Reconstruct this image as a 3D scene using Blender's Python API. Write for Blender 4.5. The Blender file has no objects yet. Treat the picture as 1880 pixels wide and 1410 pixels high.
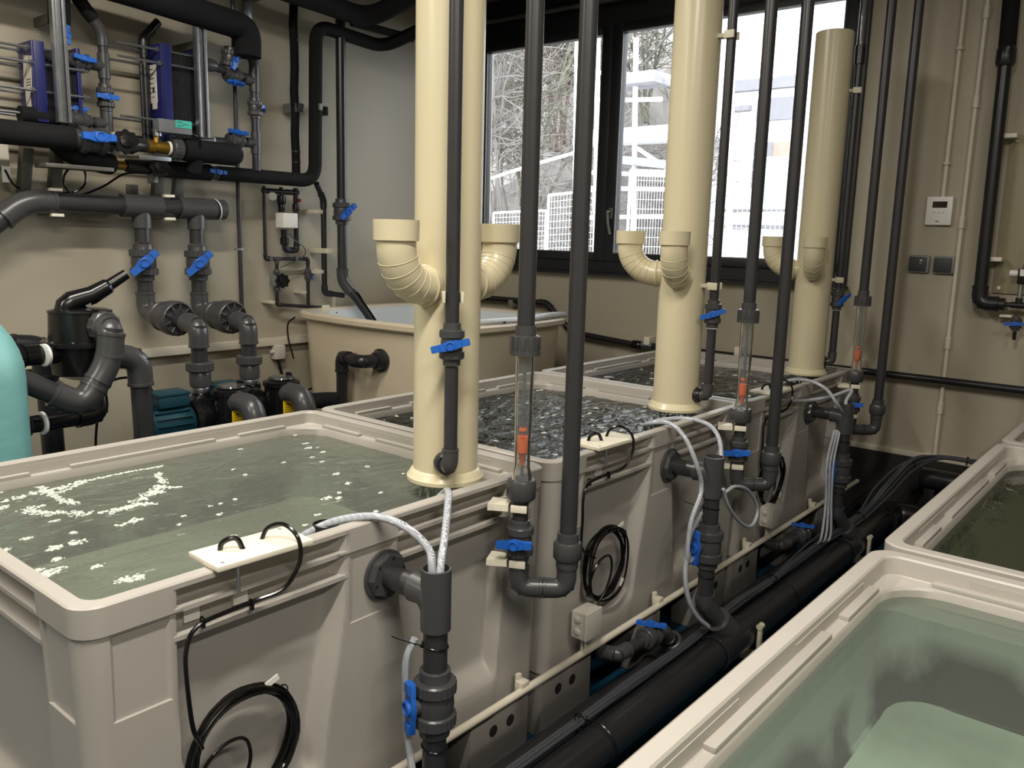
import bpy, bmesh, math, random
from mathutils import Vector, Matrix, noise
V = Vector
PI = math.pi
scene = bpy.context.scene
COL = scene.collection

# ---------------------------------------------------------------- camera
CAM_Z = 1.42
FPX = 1545.998
YAW, PIT, ROL = -0.68800271, 0.17440263, 0.02651586
_F = V((math.sin(YAW)*math.cos(PIT), math.cos(YAW)*math.cos(PIT), -math.sin(PIT)))
_R = V((math.cos(YAW), -math.sin(YAW), 0))
_U = _R.cross(_F)
R2 = math.cos(ROL)*_R + math.sin(ROL)*_U
U2 = -math.sin(ROL)*_R + math.cos(ROL)*_U
cd = bpy.data.cameras.new('camera')
cd.sensor_width = 36.0
cd.lens = 36.0*FPX/1880.0
cd.clip_start = 0.05
cd.clip_end = 200
cam = bpy.data.objects.new('camera', cd)
COL.objects.link(cam)
m = Matrix((R2, U2, -_F)).transposed().to_4x4()
m.translation = V((0, 0, CAM_Z))
cam.matrix_world = m
scene.camera = cam

# ---------------------------------------------------------------- world, lamps, exposure
scene.view_settings.view_transform = 'Standard'
scene.view_settings.look = 'None'
scene.view_settings.gamma = 1.0
scene.view_settings.use_curve_mapping = False
scene.view_settings.exposure = 0.0
scene.cycles.use_denoising = True
scene.cycles.max_bounces = 8
scene.cycles.transparent_max_bounces = 16
scene.cycles.caustics_reflective = False
scene.cycles.caustics_refractive = False
scene.cycles.sample_clamp_indirect = 4.0
w = bpy.data.worlds.new('overcast_sky')
scene.world = w
w.use_nodes = True
bg = w.node_tree.nodes['Background']
bg.inputs[0].default_value = (0.86, 0.93, 1.0, 1)
bg.inputs[1].default_value = 7.0

def lamp(name, loc, size, power, color, rot=(0, 0, 0)):
    ld = bpy.data.lights.new(name, 'AREA')
    ld.shape = 'RECTANGLE'
    ld.size, ld.size_y = size
    ld.energy = power
    ld.color = color
    o = bpy.data.objects.new(name, ld)
    o.location = loc
    o.rotation_euler = rot
    COL.objects.link(o)
    return o
WARM = (1.0, 0.935, 0.84)
lamp('ceiling_tube_light', (-0.45, 0.2, 3.0), (0.12, 1.4), 78, WARM)
lamp('ceiling_tube_light.001', (-2.6, 1.3, 3.0), (0.12, 1.4), 56, WARM)
lamp('ceiling_tube_light.002', (-0.45, 3.2, 3.0), (0.12, 1.4), 4, WARM)
lamp('ceiling_tube_light.003', (-2.6, -1.2, 3.0), (0.12, 1.4), 54, WARM)
lamp('ceiling_tube_light.004', (1.3, 0.2, 3.0), (0.12, 1.4), 56, WARM)

# ---------------------------------------------------------------- pixel rays: a point of the photo on a known world plane
def ray(x, y):
    return R2*((x-940)/FPX) + U2*(-(y-705)/FPX) + _F
def P(x, y, ax, v):
    d = ray(x, y)
    o = V((0, 0, CAM_Z))
    return o + d*((v-o[ax])/d[ax])
XW, YW = -4.3, 4.6           # left wall plane, window wall plane
def L(x, y, off=0.15): return P(x, y, 0, XW+off)
def W(x, y, off=0.1): return P(x, y, 1, YW-off)
def rad(p, wpx):
    return wpx*0.5*((V(p)-V((0, 0, CAM_Z))).dot(_F))/FPX

# ---------------------------------------------------------------- materials
MATS = {}
def nodes_mat(name):
    mt = bpy.data.materials.new(name)
    mt.use_nodes = True
    nt = mt.node_tree
    return mt, nt, nt.nodes['Principled BSDF']
def sr(c):
    return tuple(((v/255)/12.92 if v/255 <= 0.04045 else ((v/255+0.055)/1.055)**2.4) for v in c)
def mat(name, rgb, rough=0.5, metal=0.0, var=0.06, scale=8.0, bump=0.0, bscale=200.0, spec=0.5, stretch=None):
    mt, nt, b = nodes_mat(name)
    c = sr(rgb)
    tc = nt.nodes.new('ShaderNodeTexCoord')
    vec = tc.outputs['Object']
    if stretch:
        mp = nt.nodes.new('ShaderNodeMapping')
        mp.inputs['Scale'].default_value = stretch
        nt.links.new(vec, mp.inputs['Vector'])
        vec = mp.outputs['Vector']
    nz = nt.nodes.new('ShaderNodeTexNoise')
    nz.inputs['Scale'].default_value = scale
    nz.inputs['Detail'].default_value = 5
    nt.links.new(vec, nz.inputs['Vector'])
    rp = nt.nodes.new('ShaderNodeValToRGB')
    rp.color_ramp.elements[0].position = 0.3
    rp.color_ramp.elements[1].position = 0.7
    rp.color_ramp.elements[0].color = tuple(v*(1-var) for v in c)+(1,)
    rp.color_ramp.elements[1].color = tuple(min(1, v*(1+var)) for v in c)+(1,)
    nt.links.new(nz.outputs['Fac'], rp.inputs['Fac'])
    nt.links.new(rp.outputs['Color'], b.inputs['Base Color'])
    b.inputs['Roughness'].default_value = rough
    b.inputs['Metallic'].default_value = metal
    b.inputs['Specular IOR Level'].default_value = spec
    if bump:
        n2 = nt.nodes.new('ShaderNodeTexNoise')
        n2.inputs['Scale'].default_value = bscale
        n2.inputs['Detail'].default_value = 3
        nt.links.new(vec, n2.inputs['Vector'])
        bp = nt.nodes.new('ShaderNodeBump')
        bp.inputs['Strength'].default_value = bump
        bp.inputs['Distance'].default_value = 0.002
        nt.links.new(n2.outputs['Fac'], bp.inputs['Height'])
        nt.links.new(bp.outputs['Normal'], b.inputs['Normal'])
    MATS[name] = mt
    return mt
def clear_mat(name, tint, body, fac, rough=0.08, ior=1.45, body_rough=0.4, braid=0.0, min_gloss=0.0):
    """see-through plastic or water: tinted transparency, some milky body, Fresnel gloss"""
    mt, nt, b = nodes_mat(name)
    out = nt.nodes['Material Output']
    tr = nt.nodes.new('ShaderNodeBsdfTransparent')
    tr.inputs[0].default_value = sr(tint)+(1,)
    b.inputs['Base Color'].default_value = sr(body)+(1,)
    b.inputs['Roughness'].default_value = body_rough
    b.inputs['Specular IOR Level'].default_value = 0.0
    mx = nt.nodes.new('ShaderNodeMixShader')
    mx.inputs[0].default_value = fac
    nt.links.new(tr.outputs[0], mx.inputs[1])
    nt.links.new(b.outputs[0], mx.inputs[2])
    gl = nt.nodes.new('ShaderNodeBsdfGlossy')
    gl.inputs['Roughness'].default_value = rough
    fr = nt.nodes.new('ShaderNodeFresnel')
    fr.inputs['IOR'].default_value = ior
    m2 = nt.nodes.new('ShaderNodeMixShader')
    nt.links.new(fr.outputs[0], m2.inputs[0])
    nt.links.new(mx.outputs[0], m2.inputs[1])
    nt.links.new(gl.outputs[0], m2.inputs[2])
    nt.links.new(m2.outputs[0], out.inputs['Surface'])
    tc = nt.nodes.new('ShaderNodeTexCoord')
    if braid:
        acc = None
        for sgn in (1, -1):
            mp = nt.nodes.new('ShaderNodeMapping')
            mp.inputs['Rotation'].default_value = (0.6*sgn, 0.8, 0.6*sgn)
            nt.links.new(tc.outputs['Object'], mp.inputs['Vector'])
            wv = nt.nodes.new('ShaderNodeTexWave')
            wv.inputs['Scale'].default_value = braid
            nt.links.new(mp.outputs[0], wv.inputs['Vector'])
            if acc is None:
                acc = wv.outputs['Fac']
            else:
                mm = nt.nodes.new('ShaderNodeMath')
                mm.operation = 'MAXIMUM'
                nt.links.new(acc, mm.inputs[0]); nt.links.new(wv.outputs['Fac'], mm.inputs[1])
                acc = mm.outputs[0]
        mr = nt.nodes.new('ShaderNodeMapRange')
        mr.inputs['From Min'].default_value = 0.6
        mr.inputs['From Max'].default_value = 1.0
        mr.inputs['To Min'].default_value = fac*0.7
        mr.inputs['To Max'].default_value = min(1, fac+0.4)
        nt.links.new(acc, mr.inputs['Value'])
        nt.links.new(mr.outputs[0], mx.inputs[0])
    MATS[name] = mt
    return mt, nt, gl, fr, tc, mx, b
mat('pvc', (66, 66, 67), 0.3, var=0.05, bump=0.03)
mat('pvc_pipe', (50, 50, 52), 0.34, var=0.06, scale=20, bump=0.03)
mat('pvc_dark', (34, 34, 36), 0.3, var=0.08)
mat('insulation', (25, 25, 27), 0.85, var=0.15, bump=0.3, bscale=300, spec=0.2)
mat('handle_blue', (34, 98, 190), 0.4, var=0.04)
mat('column_cream', (210, 200, 168), 0.28, var=0.02, scale=3)
mat('clip_cream', (226, 220, 200), 0.5)
mat('clip_yellow', (205, 200, 176), 0.45)
mat('tank_grey', (171, 166, 158), 0.42, var=0.035, scale=5, bump=0.04, bscale=120)
mat('skid_grey', (128, 124, 118), 0.6, var=0.08)
mat('tub_cream', (210, 196, 170), 0.35, var=0.02, bump=0.05, bscale=60)
mat('tub_inside', (214, 220, 222), 0.3, var=0.02)
mat('conduit_cream', (214, 207, 188), 0.45)
mat('box_cream', (205, 200, 188), 0.45)
mat('black_plastic', (18, 18, 19), 0.22)
mat('black_rubber', (14, 14, 15), 0.25)
mat('dark_hole', (6, 6, 6), 0.9)  # near-black colour stands in for the shade inside holes and openings
mat('frame_black', (20, 22, 27), 0.45, var=0.03)
mat('steel', (165, 168, 172), 0.35, metal=0.9, var=0.12, scale=30)
mat('steel_dull', (110, 108, 102), 0.5, metal=0.7, var=0.12, scale=30)
mat('brass', (176, 140, 60), 0.3, metal=0.9, var=0.1)
mat('white_plastic', (232, 230, 224), 0.4, var=0.02)
mat('switch_dark', (52, 53, 56), 0.5)
mat('switch_frame', (120, 122, 120), 0.45)
mat('display_brown', (48, 34, 32), 0.2)
mat('teal_vessel', (126, 186, 182), 0.35, var=0.06, scale=6, bump=0.25, bscale=90, stretch=(1, 1, 6))
mat('exchanger_blue', (28, 32, 92), 0.4)
mat('gasket_black', (24, 24, 26), 0.6, bump=0.5, bscale=60)
mat('actuator_grey', (104, 106, 108), 0.45)
mat('label_green', (62, 176, 160), 0.5)
mat('label_white', (224, 220, 210), 0.6)
mat('ink', (60, 58, 56), 0.7)
mat('pump_teal', (18, 62, 74), 0.45)
mat('sticker_yellow', (236, 196, 20), 0.5)
mat('float_orange', (244, 112, 40), 0.45, var=0.05)
mat('red_knob', (170, 40, 30), 0.4)
mat('ring_white', (232, 232, 228), 0.45)
mat('foam_white', (196, 201, 192), 0.35, var=0.03)
mat('hose_grey', (66, 68, 72), 0.3, var=0.1, scale=60)
mat('cable_black', (16, 15, 15), 0.18)
mat('plinth_dark', (40, 38, 35), 0.8)
mat('floor_teal', (14, 54, 74), 0.45, var=0.12, scale=6, bump=0.15, bscale=150)
mat('ceiling_dark', (52, 50, 47), 0.9)
mat('panel_olive', (152, 144, 116), 0.5, var=0.03)
mat('twig_brown', (110, 94, 84), 0.9)
mat('twig_grey', (118, 113, 108), 0.9)
mat('twig_green', (112, 110, 96), 0.9)
mat('hill_soil', (134, 128, 122), 0.95, var=0.3, scale=3)
mat('house_white', (245, 245, 245), 0.8)
mat('house_dark', (138, 136, 140), 0.8)
mat('brick_red', (184, 148, 134), 0.9)
mat('teal_sheet', (178, 214, 216), 0.7)
mat('fence_wire', (225, 228, 232), 0.4)
mat('film_pale', (206, 208, 208), 0.25, bump=0.4, bscale=60)
mat('pale_water_jet', (210, 216, 220), 0.2)
clear_mat('clear_pipe', (228, 230, 230), (200, 204, 206), 0.08, rough=0.04, ior=1.5)
clear_mat('hose_clear', (225, 230, 235), (205, 210, 218), 0.55, rough=0.12, ior=1.45, braid=130)
clear_mat('drip_water', (240, 244, 244), (232, 236, 238), 0.5, rough=0.05, ior=1.33)
clear_mat('window_glass', (250, 250, 250), (240, 240, 240), 0.0, rough=0.0, ior=1.35)

def wall_mat(name, rgb):
    mt, nt, b = nodes_mat(name)
    c = sr(rgb)
    tc = nt.nodes.new('ShaderNodeTexCoord')
    nz = nt.nodes.new('ShaderNodeTexNoise'); nz.inputs['Scale'].default_value = 0.9; nz.inputs['Detail'].default_value = 6
    nt.links.new(tc.outputs['Object'], nz.inputs['Vector'])
    rp = nt.nodes.new('ShaderNodeValToRGB')
    rp.color_ramp.elements[0].color = tuple(v*0.92 for v in c)+(1,)
    rp.color_ramp.elements[1].color = tuple(min(1, v*1.06) for v in c)+(1,)
    nt.links.new(nz.outputs['Fac'], rp.inputs['Fac'])
    # small scuffs
    n3 = nt.nodes.new('ShaderNodeTexNoise'); n3.inputs['Scale'].default_value = 9; n3.inputs['Detail'].default_value = 8
    nt.links.new(tc.outputs['Object'], n3.inputs['Vector'])
    r3 = nt.nodes.new('ShaderNodeValToRGB')
    r3.color_ramp.elements[0].position = 0.27; r3.color_ramp.elements[0].color = (0.7, 0.66, 0.6, 1)
    r3.color_ramp.elements[1].position = 0.34; r3.color_ramp.elements[1].color = (1, 1, 1, 1)
    nt.links.new(n3.outputs['Fac'], r3.inputs['Fac'])
    mx = nt.nodes.new('ShaderNodeMix'); mx.data_type = 'RGBA'; mx.blend_type = 'MULTIPLY'
    mx.inputs['Factor'].default_value = 0.25
    nt.links.new(rp.outputs[0], mx.inputs[6]); nt.links.new(r3.outputs[0], mx.inputs[7])
    nt.links.new(mx.outputs[2], b.inputs['Base Color'])
    b.inputs['Roughness'].default_value = 0.5
    n2 = nt.nodes.new('ShaderNodeTexNoise'); n2.inputs['Scale'].default_value = 90
    nt.links.new(tc.outputs['Object'], n2.inputs['Vector'])
    bp = nt.nodes.new('ShaderNodeBump'); bp.inputs['Strength'].default_value = 0.12; bp.inputs['Distance'].default_value = 0.003
    nt.links.new(n2.outputs['Fac'], bp.inputs['Height']); nt.links.new(bp.outputs[0], b.inputs['Normal'])
    MATS[name] = mt
wall_mat('wall_paint', (172, 164, 145))

def basin_mat(name, base, floorc, stain, thr, floor_z, reach):
    """inside of a tank: plain plastic, with silt and algae lying low along its walls"""
    mt, nt, b = nodes_mat(name)
    geo = nt.nodes.new('ShaderNodeNewGeometry')
    sx = nt.nodes.new('ShaderNodeSeparateXYZ'); nt.links.new(geo.outputs['Position'], sx.inputs[0])
    nz = nt.nodes.new('ShaderNodeTexNoise'); nz.inputs['Scale'].default_value = 3.2; nz.inputs['Detail'].default_value = 5
    nt.links.new(geo.outputs['Position'], nz.inputs['Vector'])
    mr = nt.nodes.new('ShaderNodeMapRange')
    mr.inputs['From Min'].default_value = floor_z; mr.inputs['From Max'].default_value = floor_z+reach
    mr.inputs['To Min'].default_value = 1.0; mr.inputs['To Max'].default_value = 0.0
    nt.links.new(sx.outputs['Z'], mr.inputs['Value'])
    ml = nt.nodes.new('ShaderNodeMath'); ml.operation = 'MULTIPLY'
    ns = nt.nodes.new('ShaderNodeMapRange')
    ns.inputs['From Min'].default_value = 0.36; ns.inputs['From Max'].default_value = 0.62
    ns.inputs['To Min'].default_value = 0.05
    nt.links.new(nz.outputs['Fac'], ns.inputs['Value'])
    nt.links.new(mr.outputs[0], ml.inputs[0]); nt.links.new(ns.outputs[0], ml.inputs[1])
    rp = nt.nodes.new('ShaderNodeValToRGB')
    rp.color_ramp.elements[0].position = thr; rp.color_ramp.elements[0].color = (0, 0, 0, 1)
    rp.color_ramp.elements[1].position = thr+0.3; rp.color_ramp.elements[1].color = (1, 1, 1, 1)
    nt.links.new(ml.outputs[0], rp.inputs['Fac'])
    sn = nt.nodes.new('ShaderNodeSeparateXYZ'); nt.links.new(geo.outputs['Normal'], sn.inputs[0])
    ab = nt.nodes.new('ShaderNodeMath'); ab.operation = 'ABSOLUTE'; nt.links.new(sn.outputs['Z'], ab.inputs[0])
    gt = nt.nodes.new('ShaderNodeMath'); gt.operation = 'GREATER_THAN'; gt.inputs[1].default_value = 0.9
    nt.links.new(ab.outputs[0], gt.inputs[0])
    # the flat bottom: a separate floor tone, with broad silt drifts
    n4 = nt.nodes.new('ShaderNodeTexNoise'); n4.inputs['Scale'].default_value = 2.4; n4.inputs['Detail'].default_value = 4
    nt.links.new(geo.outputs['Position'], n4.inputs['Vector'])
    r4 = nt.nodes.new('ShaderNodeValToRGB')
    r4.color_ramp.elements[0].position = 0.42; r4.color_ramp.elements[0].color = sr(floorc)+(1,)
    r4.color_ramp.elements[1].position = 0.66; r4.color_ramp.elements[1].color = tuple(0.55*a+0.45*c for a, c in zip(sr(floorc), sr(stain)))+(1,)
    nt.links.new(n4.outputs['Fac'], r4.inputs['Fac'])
    m1 = nt.nodes.new('ShaderNodeMix'); m1.data_type = 'RGBA'
    m1.inputs[6].default_value = sr(base)+(1,); m1.inputs[7].default_value = sr(stain)+(1,)
    nt.links.new(rp.outputs[0], m1.inputs['Factor'])
    m2 = nt.nodes.new('ShaderNodeMix'); m2.data_type = 'RGBA'
    nt.links.new(gt.outputs[0], m2.inputs['Factor'])
    nt.links.new(m1.outputs[2], m2.inputs[6]); nt.links.new(r4.outputs[0], m2.inputs[7])
    # above the ledge the plastic is clean
    m3 = nt.nodes.new('ShaderNodeMix'); m3.data_type = 'RGBA'
    g2 = nt.nodes.new('ShaderNodeMath'); g2.operation = 'GREATER_THAN'; g2.inputs[1].default_value = 0.757
    nt.links.new(sx.outputs['Z'], g2.inputs[0]); nt.links.new(g2.outputs[0], m3.inputs['Factor'])
    nt.links.new(m2.outputs[2], m3.inputs[6]); m3.inputs[7].default_value = sr((171, 166, 158))+(1,)
    nt.links.new(m3.outputs[2], b.inputs['Base Color'])
    b.inputs['Roughness'].default_value = 0.5
    MATS[name] = mt
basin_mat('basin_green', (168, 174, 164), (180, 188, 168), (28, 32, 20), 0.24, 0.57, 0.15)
basin_mat('basin_dark', (70, 74, 66), (56, 62, 54), (24, 26, 20), 0.15, 0.55, 0.22)
basin_mat('basin_clear', (164, 172, 166), (188, 202, 190), (30, 26, 9), 0.16, 0.585, 0.14)

def water_mat(name, tint, body, fac, bump, bscale, rough=0.02):
    mt, nt, gl, fr, tc, mx, b = clear_mat(name, tint, body, fac, rough=rough, ior=1.33, body_rough=0.5)
    mp = nt.nodes.new('ShaderNodeMapping')
    mp.inputs['Scale'].default_value = (1.0, 0.62, 1.0)
    nt.links.new(tc.outputs['Object'], mp.inputs['Vector'])
    n2 = nt.nodes.new('ShaderNodeTexNoise'); n2.inputs['Scale'].default_value = bscale; n2.inputs['Detail'].default_value = 3
    n2.inputs['Distortion'].default_value = 0.6
    nt.links.new(mp.outputs[0], n2.inputs['Vector'])
    bp = nt.nodes.new('ShaderNodeBump'); bp.inputs['Strength'].default_value = 1.0; bp.inputs['Distance'].default_value = bump
    nt.links.new(n2.outputs['Fac'], bp.inputs['Height'])
    nt.links.new(bp.outputs[0], gl.inputs['Normal']); nt.links.new(bp.outputs[0], fr.inputs['Normal'])
water_mat('water_murky', (206, 212, 202), (146, 150, 140), 0.30, 0.012, 16)
water_mat('water_rough', (110, 118, 104), (62, 66, 58), 0.35, 0.02, 15)
water_mat('water_dark', (100, 104, 96), (48, 50, 46), 0.35, 0.014, 14)
water_mat('water_still', (214, 222, 214), (150, 158, 150), 0.16, 0.0012, 7)
water_mat('water_green', (110, 120, 96), (66, 72, 56), 0.5, 0.004, 12)

# ---------------------------------------------------------------- geometry collector
def frame(a):
    a = V(a).normalized()
    up = V((0, 0, 1)) if abs(a.z) < 0.9 else V((0, 1, 0))
    x = up.cross(a).normalized()
    return x, a.cross(x), a
class G:
    def __init__(s): s.v = []; s.f = []
    def add(s, vs, fs):
        n = len(s.v); s.v += [tuple(p) for p in vs]; s.f += [tuple(i+n for i in f) for f in fs]
        return s
    def box(s, c, size, rot=None, bev=0.0):
        bm = bmesh.new()
        bmesh.ops.create_cube(bm, size=1.0)
        for v in bm.verts: v.co = V((v.co.x*size[0], v.co.y*size[1], v.co.z*size[2]))
        if bev: bmesh.ops.bevel(bm, geom=list(bm.edges), offset=bev, segments=2, affect='EDGES', profile=0.6)
        mt = rot if rot is not None else Matrix.Identity(3)
        bm.verts.ensure_lookup_table()
        vs = [mt @ v.co + V(c) for v in bm.verts]; fs = [[v.index for v in f.verts] for f in bm.faces]
        bm.free()
        return s.add(vs, fs)
    def lathe(s, prof, o, a, seg=20, rib=None, cap=(True, True)):
        """prof: (radius, height) along a; rib=(h0,h1,n,amp) fluted between these heights"""
        x, y, a = frame(a); o = V(o); vs = []; fs = []
        for r, h in prof:
            for k in range(seg):
                t = 2*PI*k/seg; rr = r
                if rib and rib[0]-1e-6 <= h <= rib[1]+1e-6: rr = r*(1-rib[3]*(k % 2))
                vs.append(o + a*h + (x*math.cos(t)+y*math.sin(t))*rr)
        n = len(prof)
        for i in range(n-1):
            for k in range(seg):
                k2 = (k+1) % seg
                fs.append((i*seg+k, i*seg+k2, (i+1)*seg+k2, (i+1)*seg+k))
        if cap[0] and prof[0][0] > 1e-6: fs.append(tuple(reversed(range(seg))))
        if cap[1] and prof[-1][0] > 1e-6: fs.append(tuple((n-1)*seg+k for k in range(seg)))
        return s.add(vs, fs)
    def cyl(s, p, q, r, seg=20, r2=None):
        p, q = V(p), V(q); d = q-p
        return s.lathe([(r, 0), (r2 if r2 is not None else r, d.length)], p, d, seg)
    def tube(s, pts, r, seg=14, bend=0.0, nb=6, cap=True, closed=False):
        pts = [V(p) for p in pts]
        if bend and len(pts) > 2:
            out = [pts[0]]
            for i in range(1, len(pts)-1):
                a = pts[i-1]-pts[i]; b = pts[i+1]-pts[i]
                d = min(bend, a.length*0.49, b.length*0.49)
                a = pts[i]+a.normalized()*d; b = pts[i]+b.normalized()*d
                for k in range(nb+1):
                    t = k/nb
                    out.append(a*(1-t)**2+pts[i]*2*t*(1-t)+b*t*t)
            out.append(pts[-1]); pts = out
        n = len(pts); T = []
        for i in range(n):
            if closed: d = pts[(i+1) % n]-pts[i-1]
            else: d = pts[min(i+1, n-1)]-pts[max(i-1, 0)]
            T.append(d.normalized() if d.length > 1e-9 else V((0, 0, 1)))
        x, y, _ = frame(T[0]); vs = []; fs = []
        rr = r if isinstance(r, (list, tuple)) else [r]*n
        for i in range(n):
            if i:
                x = (x - T[i]*x.dot(T[i])).normalized(); y = T[i].cross(x)
            for k in range(seg):
                t = 2*PI*k/seg
                vs.append(pts[i]+(x*math.cos(t)+y*math.sin(t))*rr[i])
        for i in range(n-1 if not closed else n):
            j = (i+1) % n
            for k in range(seg):
                k2 = (k+1) % seg
                fs.append((i*seg+k, i*seg+k2, j*seg+k2, j*seg+k))
        if cap and not closed:
            fs.append(tuple(reversed(range(seg)))); fs.append(tuple((n-1)*seg+k for k in range(seg)))
        return s.add(vs, fs)
    def prism(s, poly, o, ex, ey, ez, h):
        o, ex, ey, ez = V(o), V(ex), V(ey), V(ez); n = len(poly)
        vs = [o+ex*a+ey*b for a, b in poly]+[o+ex*a+ey*b+ez*h for a, b in poly]
        fs = [tuple(reversed(range(n))), tuple(range(n, 2*n))]
        fs += [(i, (i+1) % n, n+(i+1) % n, n+i) for i in range(n)]
        return s.add(vs, fs)
    def ball(s, c, r, seg=12, rings=7, squash=1.0, half=False, a=(0, 0, 1)):
        pr = []
        t0 = 0 if half else -PI/2
        for i in range(rings+1):
            t = t0+(PI/2-t0)*i/rings
            pr.append((max(1e-7, r*math.cos(t)), r*math.sin(t)*squash))
        return s.lathe(pr, c, a, seg, cap=(half, False))
    def ring(s, c, a, R, r, seg=24, sg=8):
        x, y, a = frame(a)
        return s.tube([V(c)+(x*math.cos(2*PI*k/seg)+y*math.sin(2*PI*k/seg))*R for k in range(seg)], r, sg, closed=True)
ORI = {}
def link(o): COL.objects.link(o); return o
def thing(name, loc, label, cat, group=None):
    o = bpy.data.objects.new(name, None); o.empty_display_size = 0.05
    o.location = V(loc); link(o); ORI[o.name] = V(loc)
    o['label'] = label; o['category'] = cat
    if group: o['group'] = group
    return o
def part(name, g, material, parent, label=None, flat=False, kind=None, angle=35):
    base = ORI[parent.name]
    me = bpy.data.meshes.new(name)
    me.from_pydata([tuple(V(v)-base) for v in g.v], [], g.f)
    me.materials.append(MATS[material])
    if not flat:
        me.shade_smooth(); me.set_sharp_from_angle(angle=math.radians(angle))
    o = bpy.data.objects.new(name, me); link(o)
    o.parent = parent
    ORI[o.name] = base
    if label: o['label'] = label
    if kind: o['kind'] = kind
    return o
def solo(name, g, material, label=None, cat=None, group=None, kind=None, flat=False, angle=35):
    xs = [v[0] for v in g.v]; ys = [v[1] for v in g.v]; zs = [v[2] for v in g.v]
    base = V(((min(xs)+max(xs))/2, (min(ys)+max(ys))/2, min(zs)))
    me = bpy.data.meshes.new(name)
    me.from_pydata([tuple(V(v)-base) for v in g.v], [], g.f)
    me.materials.append(MATS[material])
    if not flat:
        me.shade_smooth(); me.set_sharp_from_angle(angle=math.radians(angle))
    o = bpy.data.objects.new(name, me); link(o); o.location = base
    ORI[o.name] = base
    if label: o['label'] = label
    if cat: o['category'] = cat
    if group: o['group'] = group
    if kind: o['kind'] = kind
    return o
ZV = V((0, 0, 1))
# ---------------------------------------------------------------- pipework pieces
def pipe(parent, p, q, r, m='pvc_pipe', name='pipe', seg=20):
    return part(name, G().cyl(p, q, r, seg), m, parent)
def elbow(parent, p, d1, d2, r, m='pvc', name='elbow', sock=1.3):
    """p is the corner, d1 and d2 point away from it along the two legs"""
    p, d1, d2 = V(p), V(d1).normalized(), V(d2).normalized()
    R = 1.5*r; g = G()
    e1, e2 = p+d1*(R+sock*r), p+d2*(R+sock*r)
    g.tube([e1, p+d1*R]+[(p+d1*R)*(1-t)**2+p*2*t*(1-t)+(p+d2*R)*t*t for t in [i/8 for i in range(1, 8)]]+[p+d2*R, e2], 1.2*r, 20)
    for e, d in ((e1, d1), (e2, d2)):
        g.lathe([(1.2*r, -0.32*r), (1.27*r, -0.28*r), (1.27*r, 0.0), (1.0*r, 0.02*r)], e, d, 20)
    return part(name, g, m, parent)
def run(parent, pts, r, m='pvc_pipe', em='pvc', ends=True):
    pts = [V(p) for p in pts]
    for i in range(len(pts)-1): pipe(parent, pts[i], pts[i+1], r, m)
    for i in range(1, len(pts)-1):
        elbow(parent, pts[i], pts[i-1]-pts[i], pts[i+1]-pts[i], r, em)
def tee(parent, p, a, b, r, m='pvc', rb=None, la=2.6, lb=2.6):
    p, a, b = V(p), V(a).normalized(), V(b).normalized(); rb = rb or r; g = G()
    g.lathe([(1.0*r, -la*r), (1.24*r, -la*r), (1.24*r, la*r), (1.0*r, la*r)], p, a, 24)
    g.lathe([(1.22*rb, 0), (1.22*rb, lb*rb+0.2*r), (1.0*rb, lb*rb+0.2*r)], p, b, 24)
    return part('tee_fitting', g, m, parent)
def nut_geo(g, o, a, r, h, k=1.8, seg=48, amp=0.045):
    g.lathe([(1.25*r, -0.02*h), ((k-0.18)*r, 0), (k*r, 0.12*h), (k*r, 0.88*h), ((k-0.18)*r, h), (1.25*r, 1.02*h)], o, a, seg, rib=(0.1*h, 0.9*h, 0, amp))
    return g
def nut(parent, o, a, r, h, k=1.8, m='pvc', name='union_nut'):
    return part(name, nut_geo(G(), o, a, r, h, k), m, parent)
def handle_geo(c, n, d, r, Lh=4.8):
    """blue bar handle: c centre of its underside, n outward, d along the bar"""
    c, n, d = V(c), V(n).normalized(), V(d).normalized(); d = (d-n*d.dot(n)).normalized(); t = n.cross(d)
    h = Lh*r/2; g = G()
    prof = [(-h, 0.42), (-h*0.93, 0.5), (-h*0.5, 0.5), (-h*0.3, 0.62), (0, 0.72), (h*0.3, 0.62), (h*0.5, 0.5), (h*0.93, 0.5), (h, 0.42)]
    poly = [(a, -b*r) for a, b in prof]+[(a, b*r) for a, b in reversed(prof)]
    g.prism(poly, c, d, t, n, 0.45*r)
    for s in (-1, 1):
        pl = [(s*h*0.99, -0.4*r), (s*h*0.99, 0.4*r), (s*h*0.6, 0.46*r), (s*h*0.6, -0.46*r)]
        if s < 0: pl.reverse()
        g.prism(pl, c+n*0.40*r, d, t, n, 0.22*r)
    g.lathe([(0.66*r, 0), (0.66*r, 0.72*r), (0.5*r, 0.76*r), (0.48*r, 0.62*r), (0.01, 0.6*r)], c, n, 20)
    return g
def valve(parent, c, a, r, n, d, m='pvc', Lh=4.8, K=1.0, name='ball_valve'):
    """two-union ball valve centred on c along a, handle on side n lying along d"""
    c, a, n = V(c), V(a).normalized(), V(n); n = (n-a*n.dot(a)).normalized(); g = G()
    g.lathe([(1.2*r, -2.9*r*K), (1.28*r, -2.85*r*K), (1.28*r, -1.9*r*K), (1.5*r, -1.3*r*K), (1.55*r, -0.7*r), (1.62*r, 0), (1.55*r, 0.7*r), (1.5*r, 1.3*r*K), (1.28*r, 1.9*r*K), (1.28*r, 2.85*r*K), (1.2*r, 2.9*r*K)], c, a, 28)
    g.cyl(c, c+n*1.95*r, 0.7*r, 16)
    body = part(name, g, m, parent)
    nut(body, c+a*0.85*r*K, a, r, 1.15*r*K)
    nut(body, c-a*2.0*r*K, a, r, 1.15*r*K)
    part('handle', handle_geo(c+n*1.9*r, n, d, r, Lh), 'handle_blue', body, label='blue plastic bar handle')
    return body
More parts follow.
